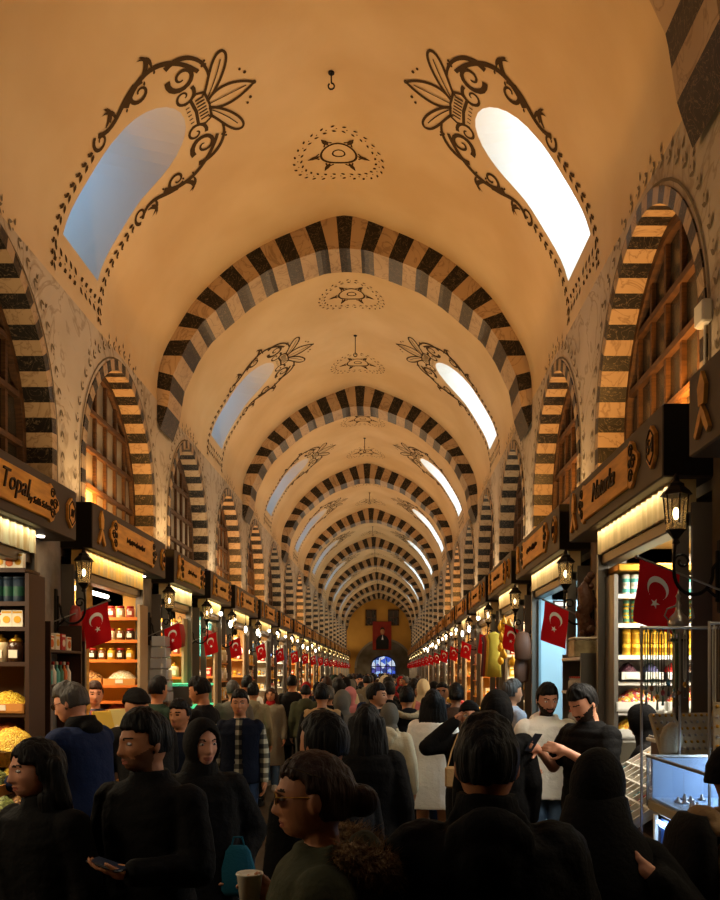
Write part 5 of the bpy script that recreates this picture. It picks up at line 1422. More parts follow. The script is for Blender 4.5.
def garment(rig, arms, kind, lod, hem=.86, puff=.03, fem=False, sleeve='long', collar=0, hood=False, b=1.0, flare=0, seed=0, belly=0, hide_arm=None, wr=.006, opened=False, quilt=0):
    mb = MB(); p = puff; sw = .92 if fem else 1.0; zt = 1.455
    secs = [(0, 0, hem, .16*b+p+flare, .115+p+flare+belly*.6)]
    if hem < .8: secs += [(0, 0, (hem+.9)/2, .158*b+p+flare*.55, .112+p+flare*.5+belly*.6)]
    if hem < .95: secs += [(0, 0, .96, .16*b+p, .113+p+belly*.6)]
    secs += [(0, -belly*.4, 1.08, .142*b+p, .102+p+belly), (0, 0, 1.2, .15*b+p, .107+p+belly*.5), (0, 0, 1.33, .170*sw*b+p, .11+p*.9), (0, 0, 1.41, .155*sw*b+p, .088+p*.8), (0, 0, 1.45, .10+p*.5, .07+p*.4), (0, .0, 1.475, .068+p*.2, .064+p*.1)]
    secs = [s for i, s in enumerate(secs) if i == 0 or s[2] > hem+.01]
    mb.loft(secs, 24, p=2.15); xf(mb, rig.bend)
    for sd, sp in ((1, arms[0]), (-1, arms[1])):
        s_, e, w, d = arm_pts(sp, sd); s_.x *= sw; i0 = len(mb.v); q = p*.75
        if sleeve == 'none': mb.ell(tuple(s_), (.03+q, .05+q, .055+q)); xf(mb, lambda p_: rig.bend(p_, True), i0); continue
        mb.ell(tuple(s_), (.055*sw+q, .054*sw+q, .056*sw+q*.8))
        if sleeve == 'short': mb.cap(s_, s_.lerp(e, .62), .054*sw+q, .05*sw+q)
        else:
            mb.cap(s_, e, .053*sw+q, .042*sw+q); ww = w - (w-e).normalized()*.012
            mb.cap(e, ww, .042*sw+q, .031*sw+q*.8)
        xf(mb, lambda p_: rig.bend(p_, True), i0)
    i0 = len(mb.v)
    if collar: mb.loft([(0, 0, 1.43, .085+p*.4, .08+p*.3), (0, 0, 1.455+collar*.5, .074+p*.2, .072+p*.15), (0, 0, 1.455+collar, .072+p*.15, .07+p*.1)], 18); xf(mb, lambda q: rig.bend(q, True), i0)
    i0 = len(mb.v)
    if hood: mb.ell((0, .095+p*.4, 1.44), (.115, .055, .075), 14, 9); mb.ell((0, .12+p*.4, 1.39), (.08, .04, .08), 12, 8); mb.cap((-.08, .02, 1.47), (-.05, -.06, 1.43), .03, .022); mb.cap((.08, .02, 1.47), (.05, -.06, 1.43), .03, .022); xf(mb, lambda q: rig.bend(q, True), i0)
    me = evald(mb, lod, 2, kind)
    NN = [v.normal.copy() for v in me.vertices]
    for v, n in zip(me.vertices, NN):
        c = v.co
        f = noise.noise(Vector((c.x*9+seed, c.y*9, c.z*5))) + .5*noise.noise(Vector((c.x*22+seed, c.y*22, c.z*26)))
        a = wr*f
        if quilt: a += quilt*abs(sin(c.z*pi/.055))**.6
        v.co = c + n*a
    return me
def legs_mesh(legs, lod, name='trousers', p=.018, top=.98, cuff=.07, seed=0):
    mb = MB(); mb.loft([(0, 0, .84, .11, .09), (0, 0, .9, .165+p*.5, .115+p*.3), (0, 0, top, .155+p*.5, .11+p*.3)], 20)
    for sd, (kn, an) in zip((1, -1), legs):
        kn = Vector((kn[0]*sd,) + tuple(kn[1:])); an = Vector((an[0]*sd,) + tuple(an[1:])); an2 = an.lerp(kn, cuff)
        mb.cap((sd*.088, 0, .88), kn, .088+p*.5, .06+p); mb.cap(kn, an2, .06+p, .048+p)
    me = evald(mb, lod, 2, name)
    NN = [v.normal.copy() for v in me.vertices]
    for v, n_ in zip(me.vertices, NN): v.co += n_*.006*noise.noise(Vector((v.co.x*14+seed, v.co.y*14, v.co.z*9)))
    return me
def shoe_mesh(an, sd, p=.012):
    x = an[0]*sd; y = an[1]; z = an[2]-.09; mb = MB()
    mb.loft([(x, y-.055, z, .048, .135), (x, y-.055, z+.02, .05, .14), (x, y-.05, z+.035, .048, .13), (x, y-.02, z+.07, .044, .09), (x, y+.02, z+.11, .045, .055), (x, y+.02, z+.13, .04, .05)], 16, p=2.3)
    return mb
def skull_dirs(n=56, m=36):
    vs = []; fs = []
    for j in range(1, m):
        a = pi*j/m
        for i in range(n): b_ = 2*pi*i/n; vs.append(Vector((sin(a)*cos(b_), sin(a)*sin(b_), -cos(a))))
    vs += [Vector((0, 0, -1)), Vector((0, 0, 1))]; b_ = len(vs)-2
    for j in range(m-2):
        for i in range(n): k = (i+1) % n; fs.append((j*n+i, j*n+k, j*n+n+k, j*n+n+i))
    for i in range(n): k = (i+1) % n; fs.append((b_, k, i)); fs.append((b_+1, (m-2)*n+i, (m-2)*n+k))
    return vs, fs
def hair_t(kind, d, seed=0):
    """thickness over the skull in direction d; None where the head is bare"""
    x, y, z = abs(d.x), d.y, d.z; nz = noise.noise(d*4+Vector((seed, 0, 0)))
    if kind == 'short':
        line = .50 - .10*x + .05*nz
        if z > line and y < .2: return .012 + .016*sst(.4, .95, z) + .004*nz
        if y > -.12 - .1*z and z > -.42: return .005 + .012*sst(-.4, .6, z) + .003*nz
        return None
    if kind == 'crop':
        if z > .50 - .1*x and y < .2: return .012
        if y > -.12 and z > -.42: return .009+.004*sst(-.3, .5, z)
        return None
    if kind == 'bun':
        if z > .56 + .08*nz - .12*x and y < .2: return .012 + .005*nz
        if z > .15 and y > -.22 + .1*z: return .012 + .005*nz
        if y > .20: return .012 + .005*nz if z > -.55 else None
        return None
    if kind in ('long', 'bun'):
        if z > .50 + .1*nz - (.35*x if x > .45 else 0) and y < .2: return .014 + .006*nz
        if y > -.30 + .15*z and not (z < -.4 and y < .05) and not (z < -.1 and y < -.12): return .016 + .006*nz - (.014 if (z < -.1 and kind == 'bun' and y < .2) else 0)
        return None
    if kind in ('hijab', 'hood'):
        if y < -.25 and (x/.66)**2 + ((z+.12)/.72)**2 < 1: return None
        return .016 if kind == 'hijab' else .034
    if kind == 'beanie':
        return .020 + .002*sin(z*60) if z - .28*y*-1 > .12 and z + .25*(-y) > .30-.35*(y > 0)*y*2 else (.020 if (z > .38 - .45*max(0, y)) else None)
    return None
def hair_mb(kind, seed=0, fem=False, full=1.0):
    vs, fs = skull_dirs(); out = []
    for d in vs:
        t = hair_t(kind, d, seed)
        r = Vector((HRAD[0]*d.x, HRAD[1]*d.y, HRAD[2]*d.z))
        if d.y > 0: r.y *= 1.19
        out.append(HC + (r*.80 if t is None else r + d*t*full))
    mb = MB(); mb.add(out, fs); return mb
def hair_mesh(rig, kind, lod, seed=0, length=.3, front=False):
    mb = hair_mb('long' if kind == 'pony' else kind, seed, full=1.0)
    c = HC
    if kind == 'long':
        L = length
        for k in range(-4, 5):
            x = k*.021; y = .085 - .0022*k*k
            mb.cap((x, c.y+y*.9, c.z+.02), (x*1.25, c.y+y+.012, 1.47), .032, .034, 8)
            mb.cap((x*1.25, c.y+y+.012, 1.47), (x*1.3, c.y+y+.045, 1.47-L+.02*abs(k)), .034, .018, 8)
        for s in (-1, 1):
            mb.cap((s*.072, c.y+.02, c.z+.02), (s*.088, c.y+.03, 1.46), .026, .028, 8)
            if front: mb.cap((s*.088, c.y-.0, 1.5), (s*.115, c.y-.055, 1.47-L*.75), .03, .016, 8)
    if kind == 'bun': mb.ell((0, c.y+.135, c.z-.02), (.045, .045, .045), 12, 8)
    if kind == 'pony':
        mb.cap((0, c.y+.12, c.z+.0), (0, c.y+.16, c.z-.12), .035, .03, 10); mb.cap((0, c.y+.16, c.z-.12), (0, c.y+.14, c.z-.3), .03, .012, 10)
    if kind == 'hijab':
        mb.loft([(0, c.y+.03, 1.30, .15, .12), (0, c.y+.03, 1.40, .15, .115), (0, c.y+.02, 1.46, .10, .095), (0, c.y+.015, 1.52, .078, .088), (0, c.y+.02, 1.56, .07, .08)], 22)
    if kind == 'hood':
        mb.ell((0, c.y+.07, c.z-.02), (.105, .10, .13), 16, 10); mb.loft([(0, .02, 1.38, .14, .11), (0, .02, 1.46, .11, .10), (0, .02, 1.52, .095, .1)], 18)
    # side curtains must leave the face free
    me = evald(mb, max(lod*.8, .006), 1, 'hair')
    NN = [v.normal.copy() for v in me.vertices]
    for v, n_ in zip(me.vertices, NN):
        p = v.co.copy()
        f = noise.noise(Vector((p.x*60+seed, p.y*60, p.z*6))) if kind not in ('hijab', 'hood', 'beanie') else noise.noise(Vector((p.x*14, p.y*14, p.z*9+seed)))
        v.co = p + n_*(.004*f if kind != 'short' else .005*f)
    M = rig.headmat()
    for v in me.vertices:
        if v.co.z > 1.48: v.co = M @ v.co
        else:
            w = sst(1.36, 1.50, v.co.z); v.co = (rig.ML @ v.co)*(1-w) + (M @ v.co)*w
    return me
STAND = (((.10, -.01, .49), (.10, .02, .09)), ((.10, -.01, .49), (.10, .02, .09)))
WALK = (((.095, -.10, .50), (.09, -.12, .09)), ((.095, .0, .48), (.09, .20, .14)))
def person(label, x, y, yaw, H, group=None, lod=.012, lean=0, side=0, head=(0, 0, 0), arms=('down', 'down'), legs=STAND, fem=False, skin=None, beard=None, eyes_=False,
           top='jacket', tm='black', tk={}, bot='trousers', bm='black2', shoe='shoe', hair='short', hm=None, hk={}, b=1.0, belly=0, z=0, curl=(.5, .5), palms=(None, None), hname=None, extra=None, seed=0):
    rig = Rig(lean, head, side)
    t = thing('person', label, 'person', (x, y, z), R(yaw), group); k = H/1.72; t.scale = (k, k, k)
    me = make_body(rig, arms, legs, lod, fem, skin, beard, curl=curl, palms=palms, b=b, belly=belly); body = link('body', me, t)
    if eyes_: eyes(t, rig)
    g = garment(rig, arms, top, max(lod, .010), fem=fem, b=b, belly=belly, seed=seed, **tk); g.materials.append(K[tm] if isinstance(tm, str) else tm); link(top, g, t)
    if bot == 'trousers': g = legs_mesh(legs, max(lod, .012), seed=seed); g.materials.append(K[bm]); link('trousers', g, t)
    for sd, (kn, an) in zip((1, -1), legs):
        shoe_mesh(an, sd).build('shoe', [K[shoe]], t, True)
    if hair:
        kk = dict(length=.3); kk.update(hk); g = hair_mesh(rig, hair, lod, seed, **kk)
        g.materials.append(hm or h_black); link(hname or {'hijab': 'headscarf', 'hood': 'hood', 'beanie': 'beanie'}.get(hair, 'hair'), g, t)
        if hair == 'beanie':
            pass
    t['_'] = 0; del t['_']
    if extra: extra(t, rig)
    return t, rig
def glasses(t, rig, m=None, up=0, tint=None):
    M = rig.headmat(); g = MB(); c = HC + Vector((0, -.100, .004)); 
    if up: c = HC + Vector((0, -.075, .088))
    for s in (-1, 1):
        ring = [c + Vector((s*.033+.024*cos(a*pi/8), .008*abs(cos(a*pi/8)) if not up else .0, .018*sin(a*pi/8))) for a in range(17)]
        g.tube(ring, .0016, 5); g.tube([c + Vector((s*.057, .004, .006)), HC + Vector((s*.080, 0 if not up else .03, .008 if not up else .07))], .0016, 5)
    g.tube([c + Vector((-.009, 0, .004)), c + Vector((.009, 0, .004))], .0016, 5)
    xf(g, lambda p: M @ Vector(p)); fr = g.build('glasses', [m or m_gold], t)
    for s in (-1, 1):
        l = MB(); ring = [c + Vector((s*.033+.0235*cos(a*pi/8), .002, .0175*sin(a*pi/8))) for a in range(16)]
        l.add(ring + [p + Vector((0, .0015, 0)) for p in ring], [tuple(range(16)), tuple(range(31, 15, -1))] + [(i, (i+1) % 16, 16+(i+1) % 16, 16+i) for i in range(16)])
        xf(l, lambda p: M @ Vector(p)); l.build('lens', [tint or mat('lens_dark', '#1a1410', .08, alpha=.75, spec=.8)], fr)
# ================================================================ the people in the photograph
def wx(u, Y): return (u-VPX)/F*Y
def cut_front(me, w=.055, z0=0, z1=1.47):
    bm = bmesh.new(); bm.from_mesh(me); bmesh.ops.delete(bm, geom=[f for f in bm.faces if (abs(f.calc_center_median().x) < w*(1+(1.45-f.calc_center_median().z)*.5) and f.calc_center_median().y < -.02 and z0 < f.calc_center_median().z < z1+.1)], context='FACES'); bm.to_mesh(me); bm.free()
def layer(t, rig, arms, name, m, cut=.055, sleeve='long', **k):
    g = garment(rig, arms, name, .012, sleeve=sleeve, **k); g.materials.append(K[m]); cut_front(g, cut); o = link(name, g, t); return o
def handpos(t, rig, arms, i, d=.07, off=(0, 0, 0)):
    sd = 1 if i == 0 else -1; s_, e, w, dd = arm_pts(arms[i], sd); p = rig.bend(w + dd*d + Vector(off), True)
    bpy.context.view_layer.update(); return t.matrix_world @ p
def phone(p, rz, label, tilt=.5):
    t = thing('mobile_phone', label, 'phone', p, rz); 
    M = TR(0, 0, 0, rx=tilt)
    MB().bbox((-.037, -.075, -.004), (.037, .075, .004), .003, 0, M).build('phone_case', [mat('phone_black', '#050505', .5)], t)
    MB().bbox((-.034, -.071, .0042), (.034, .071, .0052), .001, 0, M).build('screen', [mat('phone_screen', '#07090c', .35, emit=(.3, .4, .6), es=.01, sample=0)], t)
# woman at the left edge
A_ = ('down', 'bent')
t, r = person('woman with long dark hair in a black coat, looking left at the left edge', wx(42, 3.4), 3.4, -25, 1.63, lod=.006, fem=True, skin=skinB, eyes_=True, head=(-24, 4, 0), arms=A_, tm='black', tk=dict(puff=.045, collar=.05, hem=.7, wr=.009), hair='long', hk=dict(length=.34, front=True), seed=1)
mb = MB(); mb.tube([(-.14, -.10, 1.44), (-.13, -.185, 1.36), (-.10, -.2, 1.2), (-.02, -.2, 1.05), (.1, -.19, .95), (.2, -.15, .9)], .009, 6)
bg = thing('shoulder_bag', 'dark shoulder bag on a brown strap across the coat of the left woman', 'bag', t.location, t.rotation_euler.z); bg.scale = t.scale
mb.build('strap', [K['brown']], bg, True); MB().lathe([(.016, 0), (.018, .004), (.016, .008)], 12, 0, TR(-.115, -.21, 1.27, pi/2)).build('buckle', [C['sv']], bg)
MB().bbox((.17, -.17, .72), (.34, -.08, .92), .02).build('bag_body', [K['brown']], bg)
# man with the phone
A_ = (((.24, -.04, 1.13), (.10, -.27, 1.155), (-.85, -.35, .12)), ((.24, .02, 1.12), (.2, -.14, .93), (-.5, -.7, -.3)))
t, r = person('man with short black hair and stubble in a black jacket, looking left, phone in hand', wx(150, 3.5), 3.5, -18, 1.73, lod=.006, skin=skinA, beard=mat('stubble', '#6e4830', .8), eyes_=True, head=(-30, 3, 0), arms=A_, curl=(.35, .4), palms=(Vector((0, .2, 1)), None), tm='black', tk=dict(puff=.035, collar=.045, hem=.8, wr=.009), hair='short', seed=2)
p = handpos(t, r, A_, 0, .08, (0, -.01, .024)); phone(p, 1.2, 'dark mobile phone in the hand of the man in the black jacket', .2)
# woman in a black headscarf
A_ = ('pocket', 'down')
t, r = person('woman in a black headscarf and black puffer coat, looking right', wx(200, 4.3), 4.3, 12, 1.66, lod=.0065, fem=True, skin=skinB, eyes_=True, head=(22, 4, 0), arms=A_, tm='black', tk=dict(puff=.055, hem=.6, wr=.01), hair='hijab', hm=K['black2'], seed=3)
t = thing('carrier_bag', 'turquoise cloth bag hanging beside the woman in the black headscarf', 'bag', (wx(238, 4.2), 4.2, .83)); t.scale = (.66,)*3
MB().loft([(0, 0, 0, .10, .05), (0, 0, .04, .13, .07), (0, 0, .2, .125, .06), (0, 0, .32, .09, .03), (0, 0, .36, .06, .02)], 14).build('bag_body', [K['teal']], t, True); MB().tube([(-.05, 0, .34), (-.03, 0, .42), (.03, 0, .42), (.05, 0, .34)], .007, 6).build('handle', [K['teal']], t)
# woman with sunglasses, nearest
A_ = (((.22, -.04, 1.12), (.14, -.20, 1.03), (-.4, -.9, .1)), ((.24, -.06, 1.13), (.17, -.10, 1.27), (.1, -.75, .6)))
def ex(t, r):
    glasses(t, r, m_gold, 0, mat('lens_brown', '#241408', .08, alpha=.8, spec=.8)); 
    g = MB(); c = HC + Vector((0, -.062, .092))
    for s in (-1, 1): g.tube([c + Vector((s*.034+.026*cos(a*pi/8), .012*sin(a*pi/8), .02*sin(a*pi/8))) for a in range(17)], .0022, 5); g.tube([c + Vector((s*.06, 0, 0)), HC + Vector((s*.09, .03, .06))], .002, 5)
    xf(g, lambda p: r.head(p)); g.build('sunglasses_on_head', [mat('glossy_black', '#0a0a0a', .1, spec=.9)], t)
    # fur trimmed hood lying on the back
    mb = MB(); n = 26
    for k in range(n):
        a = -pi*.15 + pi*1.3*k/(n-1); p = Vector((.155*cos(a), .10+.09*sin(a)*.9, 1.44-.03*sin(a)+.02*abs(cos(a))))
        mb.ell(tuple(p), (.042, .042, .04), 9, 6)
    me = evald(mb, .009, 1, 'fur_trim')
    NN = [v.normal.copy() for v in me.vertices]
    for v, nn in zip(me.vertices, NN): v.co += nn*(.016*noise.noise(v.co*75) + .008*noise.noise(v.co*160))
    me.materials.append(K['fur']); fo = link('fur_trim', me, t)
    # separate guard hairs
    rr = random.Random(4); hb = MB()
    for k in range(2600):
        f = me.vertices[rr.randrange(len(me.vertices))]; p = f.co; nn = (f.normal + Vector((rr.uniform(-.5, .5), rr.uniform(-.5, .5), rr.uniform(-.6, .4)))).normalized()
        q = p + nn*rr.uniform(.02, .05); s = nn.orthogonal().normalized()*.0011; q += Vector((0, 0, -.006))
        hb.add([p-s, p+s, q], [(0, 1, 2)])
    hh = hb.build('fur_hairs', [K['fur']], fo); hh['kind'] = 'stuff'
t, r = person('woman in profile with tied brown hair, sunglasses and a fur-trimmed olive jacket, nearest', wx(322, 2.33), 2.33, -82, 1.675, lod=.005, fem=True, skin=skinA, eyes_=True, head=(-6, 3, 0), arms=A_, curl=(.5, .55), palms=(None, Vector((1, 0, 0))), tm='olive', tk=dict(puff=.05, collar=.03, hood=True, hem=.75, wr=.009), hair='bun', hm=h_brown, extra=ex, seed=5)
p = handpos(t, r, A_, 1, .10, (.03, -.02, .0)); c_ = thing('paper_cup', 'pale paper cup held by the woman with sunglasses', 'cup', (p.x, p.y, p.z-.05))
MB().lathe([(.026, 0), (.036, .085), (.039, .088), (.037, .092), (.033, .086)], 18).build('cup_body', [m_felt], c_, True)
# man seen from behind between them
person('man with cropped dark hair and a red collar, seen from behind the woman with sunglasses', wx(326, 3.3), 3.3, -135, 1.74, lod=.008, tm='black', tk=dict(collar=.04, puff=.035), hair='crop', seed=6, extra=lambda t, r: tag(MB().loft([(0, .005, 1.47, .066, .066), (0, 0, 1.515, .062, .062)], 18).build('red_collar', [K['red']], t, True)))
# big back, nearest right
person('broad person in a black hooded jacket seen from behind, nearest on the right', wx(487, 2.35), 2.35, 176, 1.76, lod=.007, tm='black', tk=dict(puff=.065, hood=True, hem=.8, wr=.01, collar=.085), hair='short', b=1.08, seed=7)
A_ = ('down', ((.30, -.0, 1.20), (.195, .10, 1.345), (-.6, .12, .45)))
t, r = person('person with a long black headscarf seen from behind, one hand raised at the right', wx(597, 2.75), 2.75, 158, 1.64, lod=.006, fem=True, skin=skinB, arms=A_, curl=(.5, .75), palms=(None, Vector((-.6, -1, -.4))), tm='black', tk=dict(puff=.05, hem=.6, wr=.01), hair='hijab', hm=K['black'], seed=8,
    extra=lambda t, r: tag(MB().loft([(0, .03, 1.12, .20, .15), (0, .03, 1.15, .235, .19), (0, .03, 1.3, .225, .185), (0, .02, 1.42, .19, .15), (0, .02, 1.5, .12, .115), (0, .01, 1.58, .10, .105), (0, .0, 1.62, .05, .05)], 28).build('shawl', [K['black']], t, True)))
# puffer jacket at the right edge
def ex(t, r):
    pass
t, r = person('woman in a beige puffer jacket and black beanie at the right edge', wx(737, 2.85), 2.85, 100, 1.655, lod=.008, fem=True, tm='beige', tk=dict(puff=.06, hood=True, hem=.86, quilt=.012), hair='beanie', hm=K['black'], seed=9, hk=dict(length=.2))
bp = thing('backpack', 'black backpack on the back of the beige puffer jacket', 'backpack', t.location, t.rotation_euler.z); bp.scale = t.scale
MB().loft([(0, .17, 1.12, .10, .04), (0, .18, 1.14, .15, .05), (0, .18, 1.3, .155, .055), (0, .17, 1.44, .13, .05), (0, .165, 1.50, .07, .03)], 18, p=2.6).build('pack_body', [K['black2']], bp, True)
for s in (-1, 1): MB().tube([(s*.10, .17, 1.40), (s*.115, .06, 1.49), (s*.125, -.10, 1.44), (s*.14, -.175, 1.3), (s*.16, -.15, 1.12), (s*.16, .1, 1.04), (s*.13, .2, 1.14)], .013, 6).build('strap', [K['black2']], bp, True)
# man in the blue jacket at the left stall
def ex(t, r):
    glasses(t, r, mat('glossy_black', '#0a0a0a', .1, spec=.9))
    mb = MB(); mb.lathe([(.022, 0), (.026, .003), (.022, .006)], 14, 0, TR(.268, -.01, 1.25, 0, pi/2)); mb.build('round_badge', [C['nv']], t)
    mb = MB(); mb.loft([(0, .01, 1.44, .11, .09), (0, .02, 1.49, .10, .09), (0, .03, 1.52, .08, .08)], 18); mb.ell((0, .10, 1.44), (.09, .045, .05), 12, 8); xf(mb, lambda q: r.bend(q, True)); g = evald(mb, .012, 2, 'inner_hood'); g.materials.append(K['black']); link('inner_hood', g, t)
t, r = person('grey-haired man in a blue jacket and dark glasses bending over the left stall', -1.93, 5.65, -112, 1.83, lod=.008, skin=skinB, head=(14, 12, 0), lean=7, arms=(('reach'), 'reach'), tm='blue', bm='black', tk=dict(puff=.05, hem=.82), hair='short', hm=h_grey, extra=ex, seed=10)
person('market seller with a plaid shirt standing inside the second left shop', -3.0, 9.0, 25, 1.78, lod=.011, skin=skinB, tm='plaidb', hair='short', hm=h_brown, seed=11)
person('man in a dark green jacket seen from behind, before the second left shop', wx(157, 9.1), 9.1, 150, 1.83, lod=.011, tm='green', hair='short', seed=12)
person('person in black leaning forward with a dark cap, behind the man with the phone', wx(150, 6.3), 6.3, -140, 1.80, lod=.011, lean=18, tm='black2', tk=dict(puff=.05), arms=('reach', 'reach'), hair='beanie', hm=K['black2'], seed=13)
person('man in a black T-shirt turned left at the green-lit counter', wx(204, 8.6), 8.6, -105, 1.84, lod=.011, tm='black2', tk=dict(sleeve='short', puff=.02), arms=('reach', 'bent'), hair='short', head=(0, 15, 0), seed=14)
person('person with short dark hair just behind the woman in the black headscarf', wx(181, 7.0), 7.0, -20, 1.66, lod=.011, tm='navy', hair='short', seed=15)
A_ = ('down', 'down')
person('young man in a dark vest over a plaid shirt, walking towards the camera', wx(240, 8.3), 8.3, 4, 1.71, lod=.008, arms=A_, legs=WALK, tm='plaid', bm='jeans', tk=dict(hem=.88, puff=.022), hair='short', seed=16, skin=skinA, extra=lambda t, r: layer(t, r, A_, 'vest', 'navy', .03, 'none', puff=.045, hem=.86))
A_ = ('down', 'swingb')
person('woman in a long taupe coat with a red scarf walking towards the camera', wx(271, 14.2), 14.2, -3, 1.63, lod=.010, fem=True, arms=A_, legs=WALK, tm='coat', bm='ljeans', shoe='sneaker', tk=dict(hem=.42, puff=.04, flare=.05), hair='long', hm=h_brown, seed=17, extra=lambda t, r: tag(MB().loft([(0, -.01, 1.42, .10, .095), (0, -.01, 1.47, .085, .085), (0, 0, 1.52, .07, .07)], 16).build('scarf', [K['red']], t, True)))
person('tall man in a long black coat walking away beside the taupe coat', wx(292, 15.2), 15.2, 178, 1.82, lod=.012, tm='black2', tk=dict(hem=.6), legs=WALK, hair='short', seed=18)
A_ = ('down', 'down')
person('woman with very long dark hair in a black coat, seen from behind in the middle', wx(367, 5.3), 5.3, 176, 1.69, lod=.009, fem=True, tm='black', tk=dict(hem=.85, puff=.05), bm='black', hair='long', hm=h_black, hk=dict(length=.62), seed=19, extra=lambda t, r: tag(MB().loft([(0, 0, .84, .215, .17), (0, 0, .865, .215, .17)], 22).build('pale_hem_band', [K['cream']], t, True)))
person('woman in a long cream coat and grey hood walking away in the middle', wx(389, 8.0), 8.0, 165, 1.60, lod=.009, fem=True, legs=WALK, arms=('bent', 'down'), tm='cream', tk=dict(hem=.36, puff=.045, flare=.05, hood=True), hair='hijab', hm=K['grey'], seed=20)
person('woman in a white knee-length coat with long black hair, seen from behind', wx(433, 8.3), 8.3, 178, 1.72, lod=.009, fem=True, tm='white', bot=None, tk=dict(hem=.62, puff=.045, flare=.03), hair='long', hk=dict(length=.22), seed=21)
A_ = ('down', ((.36, -.04, 1.34), (.13, -.06, 1.56), (-.5, .1, .6)))
def ex(t, r):
    glasses(t, r, m_gold, 0, mat('lens_clear', '#a09080', .05, alpha=.3, spec=.8)); layer(t, r, A_, 'open_coat', 'black', .075, 'long', puff=.045, hem=.55)
t, r = person('woman with black beanie and glasses, arm raised, white jumper under a black coat', wx(469, 7.2), 7.2, -2, 1.645, lod=.008, fem=True, skin=skinB, arms=A_, tm='white', tk=dict(puff=.012), hair='beanie', hm=K['black'], extra=ex, seed=22)
b_ = thing('shoulder_bag', 'small tan shoulder bag hanging before the white jumper', 'bag', (wx(455, 6.95), 6.95, .98))
MB().bbox((-.08, -.03, 0), (.08, .03, .17), .015).build('bag_body', [K['tan']], b_); MB().tube([(-.06, .0, .16), (-.02, .1, .28), (.04, .18, .42)], .006, 5).build('strap', [K['tan']], b_)
person('person in a black hooded coat seen from behind, behind the broad nearest figure', wx(497, 6.0), 6.0, 182, 1.74, lod=.010, tm='black', tk=dict(puff=.055), hair='hood', hm=K['black'], seed=23)
person('grey-haired man in a pale striped shirt turned to the right-hand shops', wx(511, 9.2), 9.2, 110, 1.80, lod=.011, tm='stripe', hair='short', hm=h_grey, seed=24)
person('bearded man in a white hoodie facing the camera near the Naturka shop', wx(546, 7.15), 7.15, 6, 1.79, lod=.0075, skin=skinB, beard=browm, eyes_=True, head=(0, 10, 0), arms=('pocket', 'bent'), tm='white', bm='ljeans', tk=dict(puff=.045, hem=.84, hood=True, collar=.03, wr=.009), hair='short', seed=25)
A_ = (((.24, -.10, 1.16), (.13, -.33, 1.30), (-.3, -.9, .3)), ((.24, -.10, 1.16), (.12, -.33, 1.29), (-.2, -.9, .3)))
t, r = person('dark-haired man in a black T-shirt looking down at his phone', wx(590, 6.05), 6.05, -58, 1.82, lod=.0075, skin=skinB, beard=browm, head=(0, 26, 0), arms=A_, tm='black', bm='black', tk=dict(puff=.035, sleeve='short', quilt=.004), hair='short', seed=26, b=1.08)
p = handpos(t, r, A_, 1, .09, (.04, -.02, .03)); phone(p, R(-60), 'black mobile phone held up by the man in the black T-shirt', .9)
person('seller in black bending over inside the Naturka shop', 1.95, 6.1, -130, 1.68, lod=.011, fem=True, lean=14, arms=('reach', 'reach'), tm='black2', hair='hijab', hm=K['black'], seed=27)
person('man with a tan hood over black sleeves, seen from behind in mid-crowd', wx(322, 10), 10.0, 180, 1.74, lod=.012, tm='black2', hair='short', seed=28, extra=lambda t, r: layer(t, r, ('down', 'down'), 'tan_vest', 'tan', 0, 'none', puff=.045, hem=.9))
person('person in a bright red hood in mid-crowd on the left', wx(306, 18.5), 18.5, 20, 1.66, lod=.012, tm='red', hair='hood', hm=K['red'], seed=29)
person('person in a black parka with a pale fur hood, seen from behind', wx(407, 9.6), 9.6, 188, 1.72, lod=.011, tm='black2', tk=dict(puff=.05, hood=True), hair='short', seed=30, extra=lambda t, r: tag(MB().tube([(-.13, .0, 1.45), (-.13, .1, 1.46), (-.07, .17, 1.43), (0, .19, 1.42), (.07, .17, 1.43), (.13, .1, 1.46), (.13, 0, 1.45)], .035, 8).build('fur_trim', [K['furl']], t, True)))
person('dark-haired man in profile looking right in mid-crowd', wx(375, 8.9), 9.3, 75, 1.76, lod=.011, tm='black2', hair='short', seed=31)
person('man in a white shirt facing the fifth left shop', wx(247, 13.5), 13.5, 170, 1.82, lod=.012, tm='white', hair='short', seed=32)
person('balding man in a grey shirt before the fourth left shop', wx(233, 11.4), 11.4, 200, 1.78, lod=.012, tm='grey', hair='crop', hm=h_grey, seed=33)
person('young man in a pale grey hoodie behind the plaid shirt', wx(253, 12.4), 12.4, 175, 1.72, lod=.012, tm='khaki', tk=dict(hood=True), hair='short', seed=34)

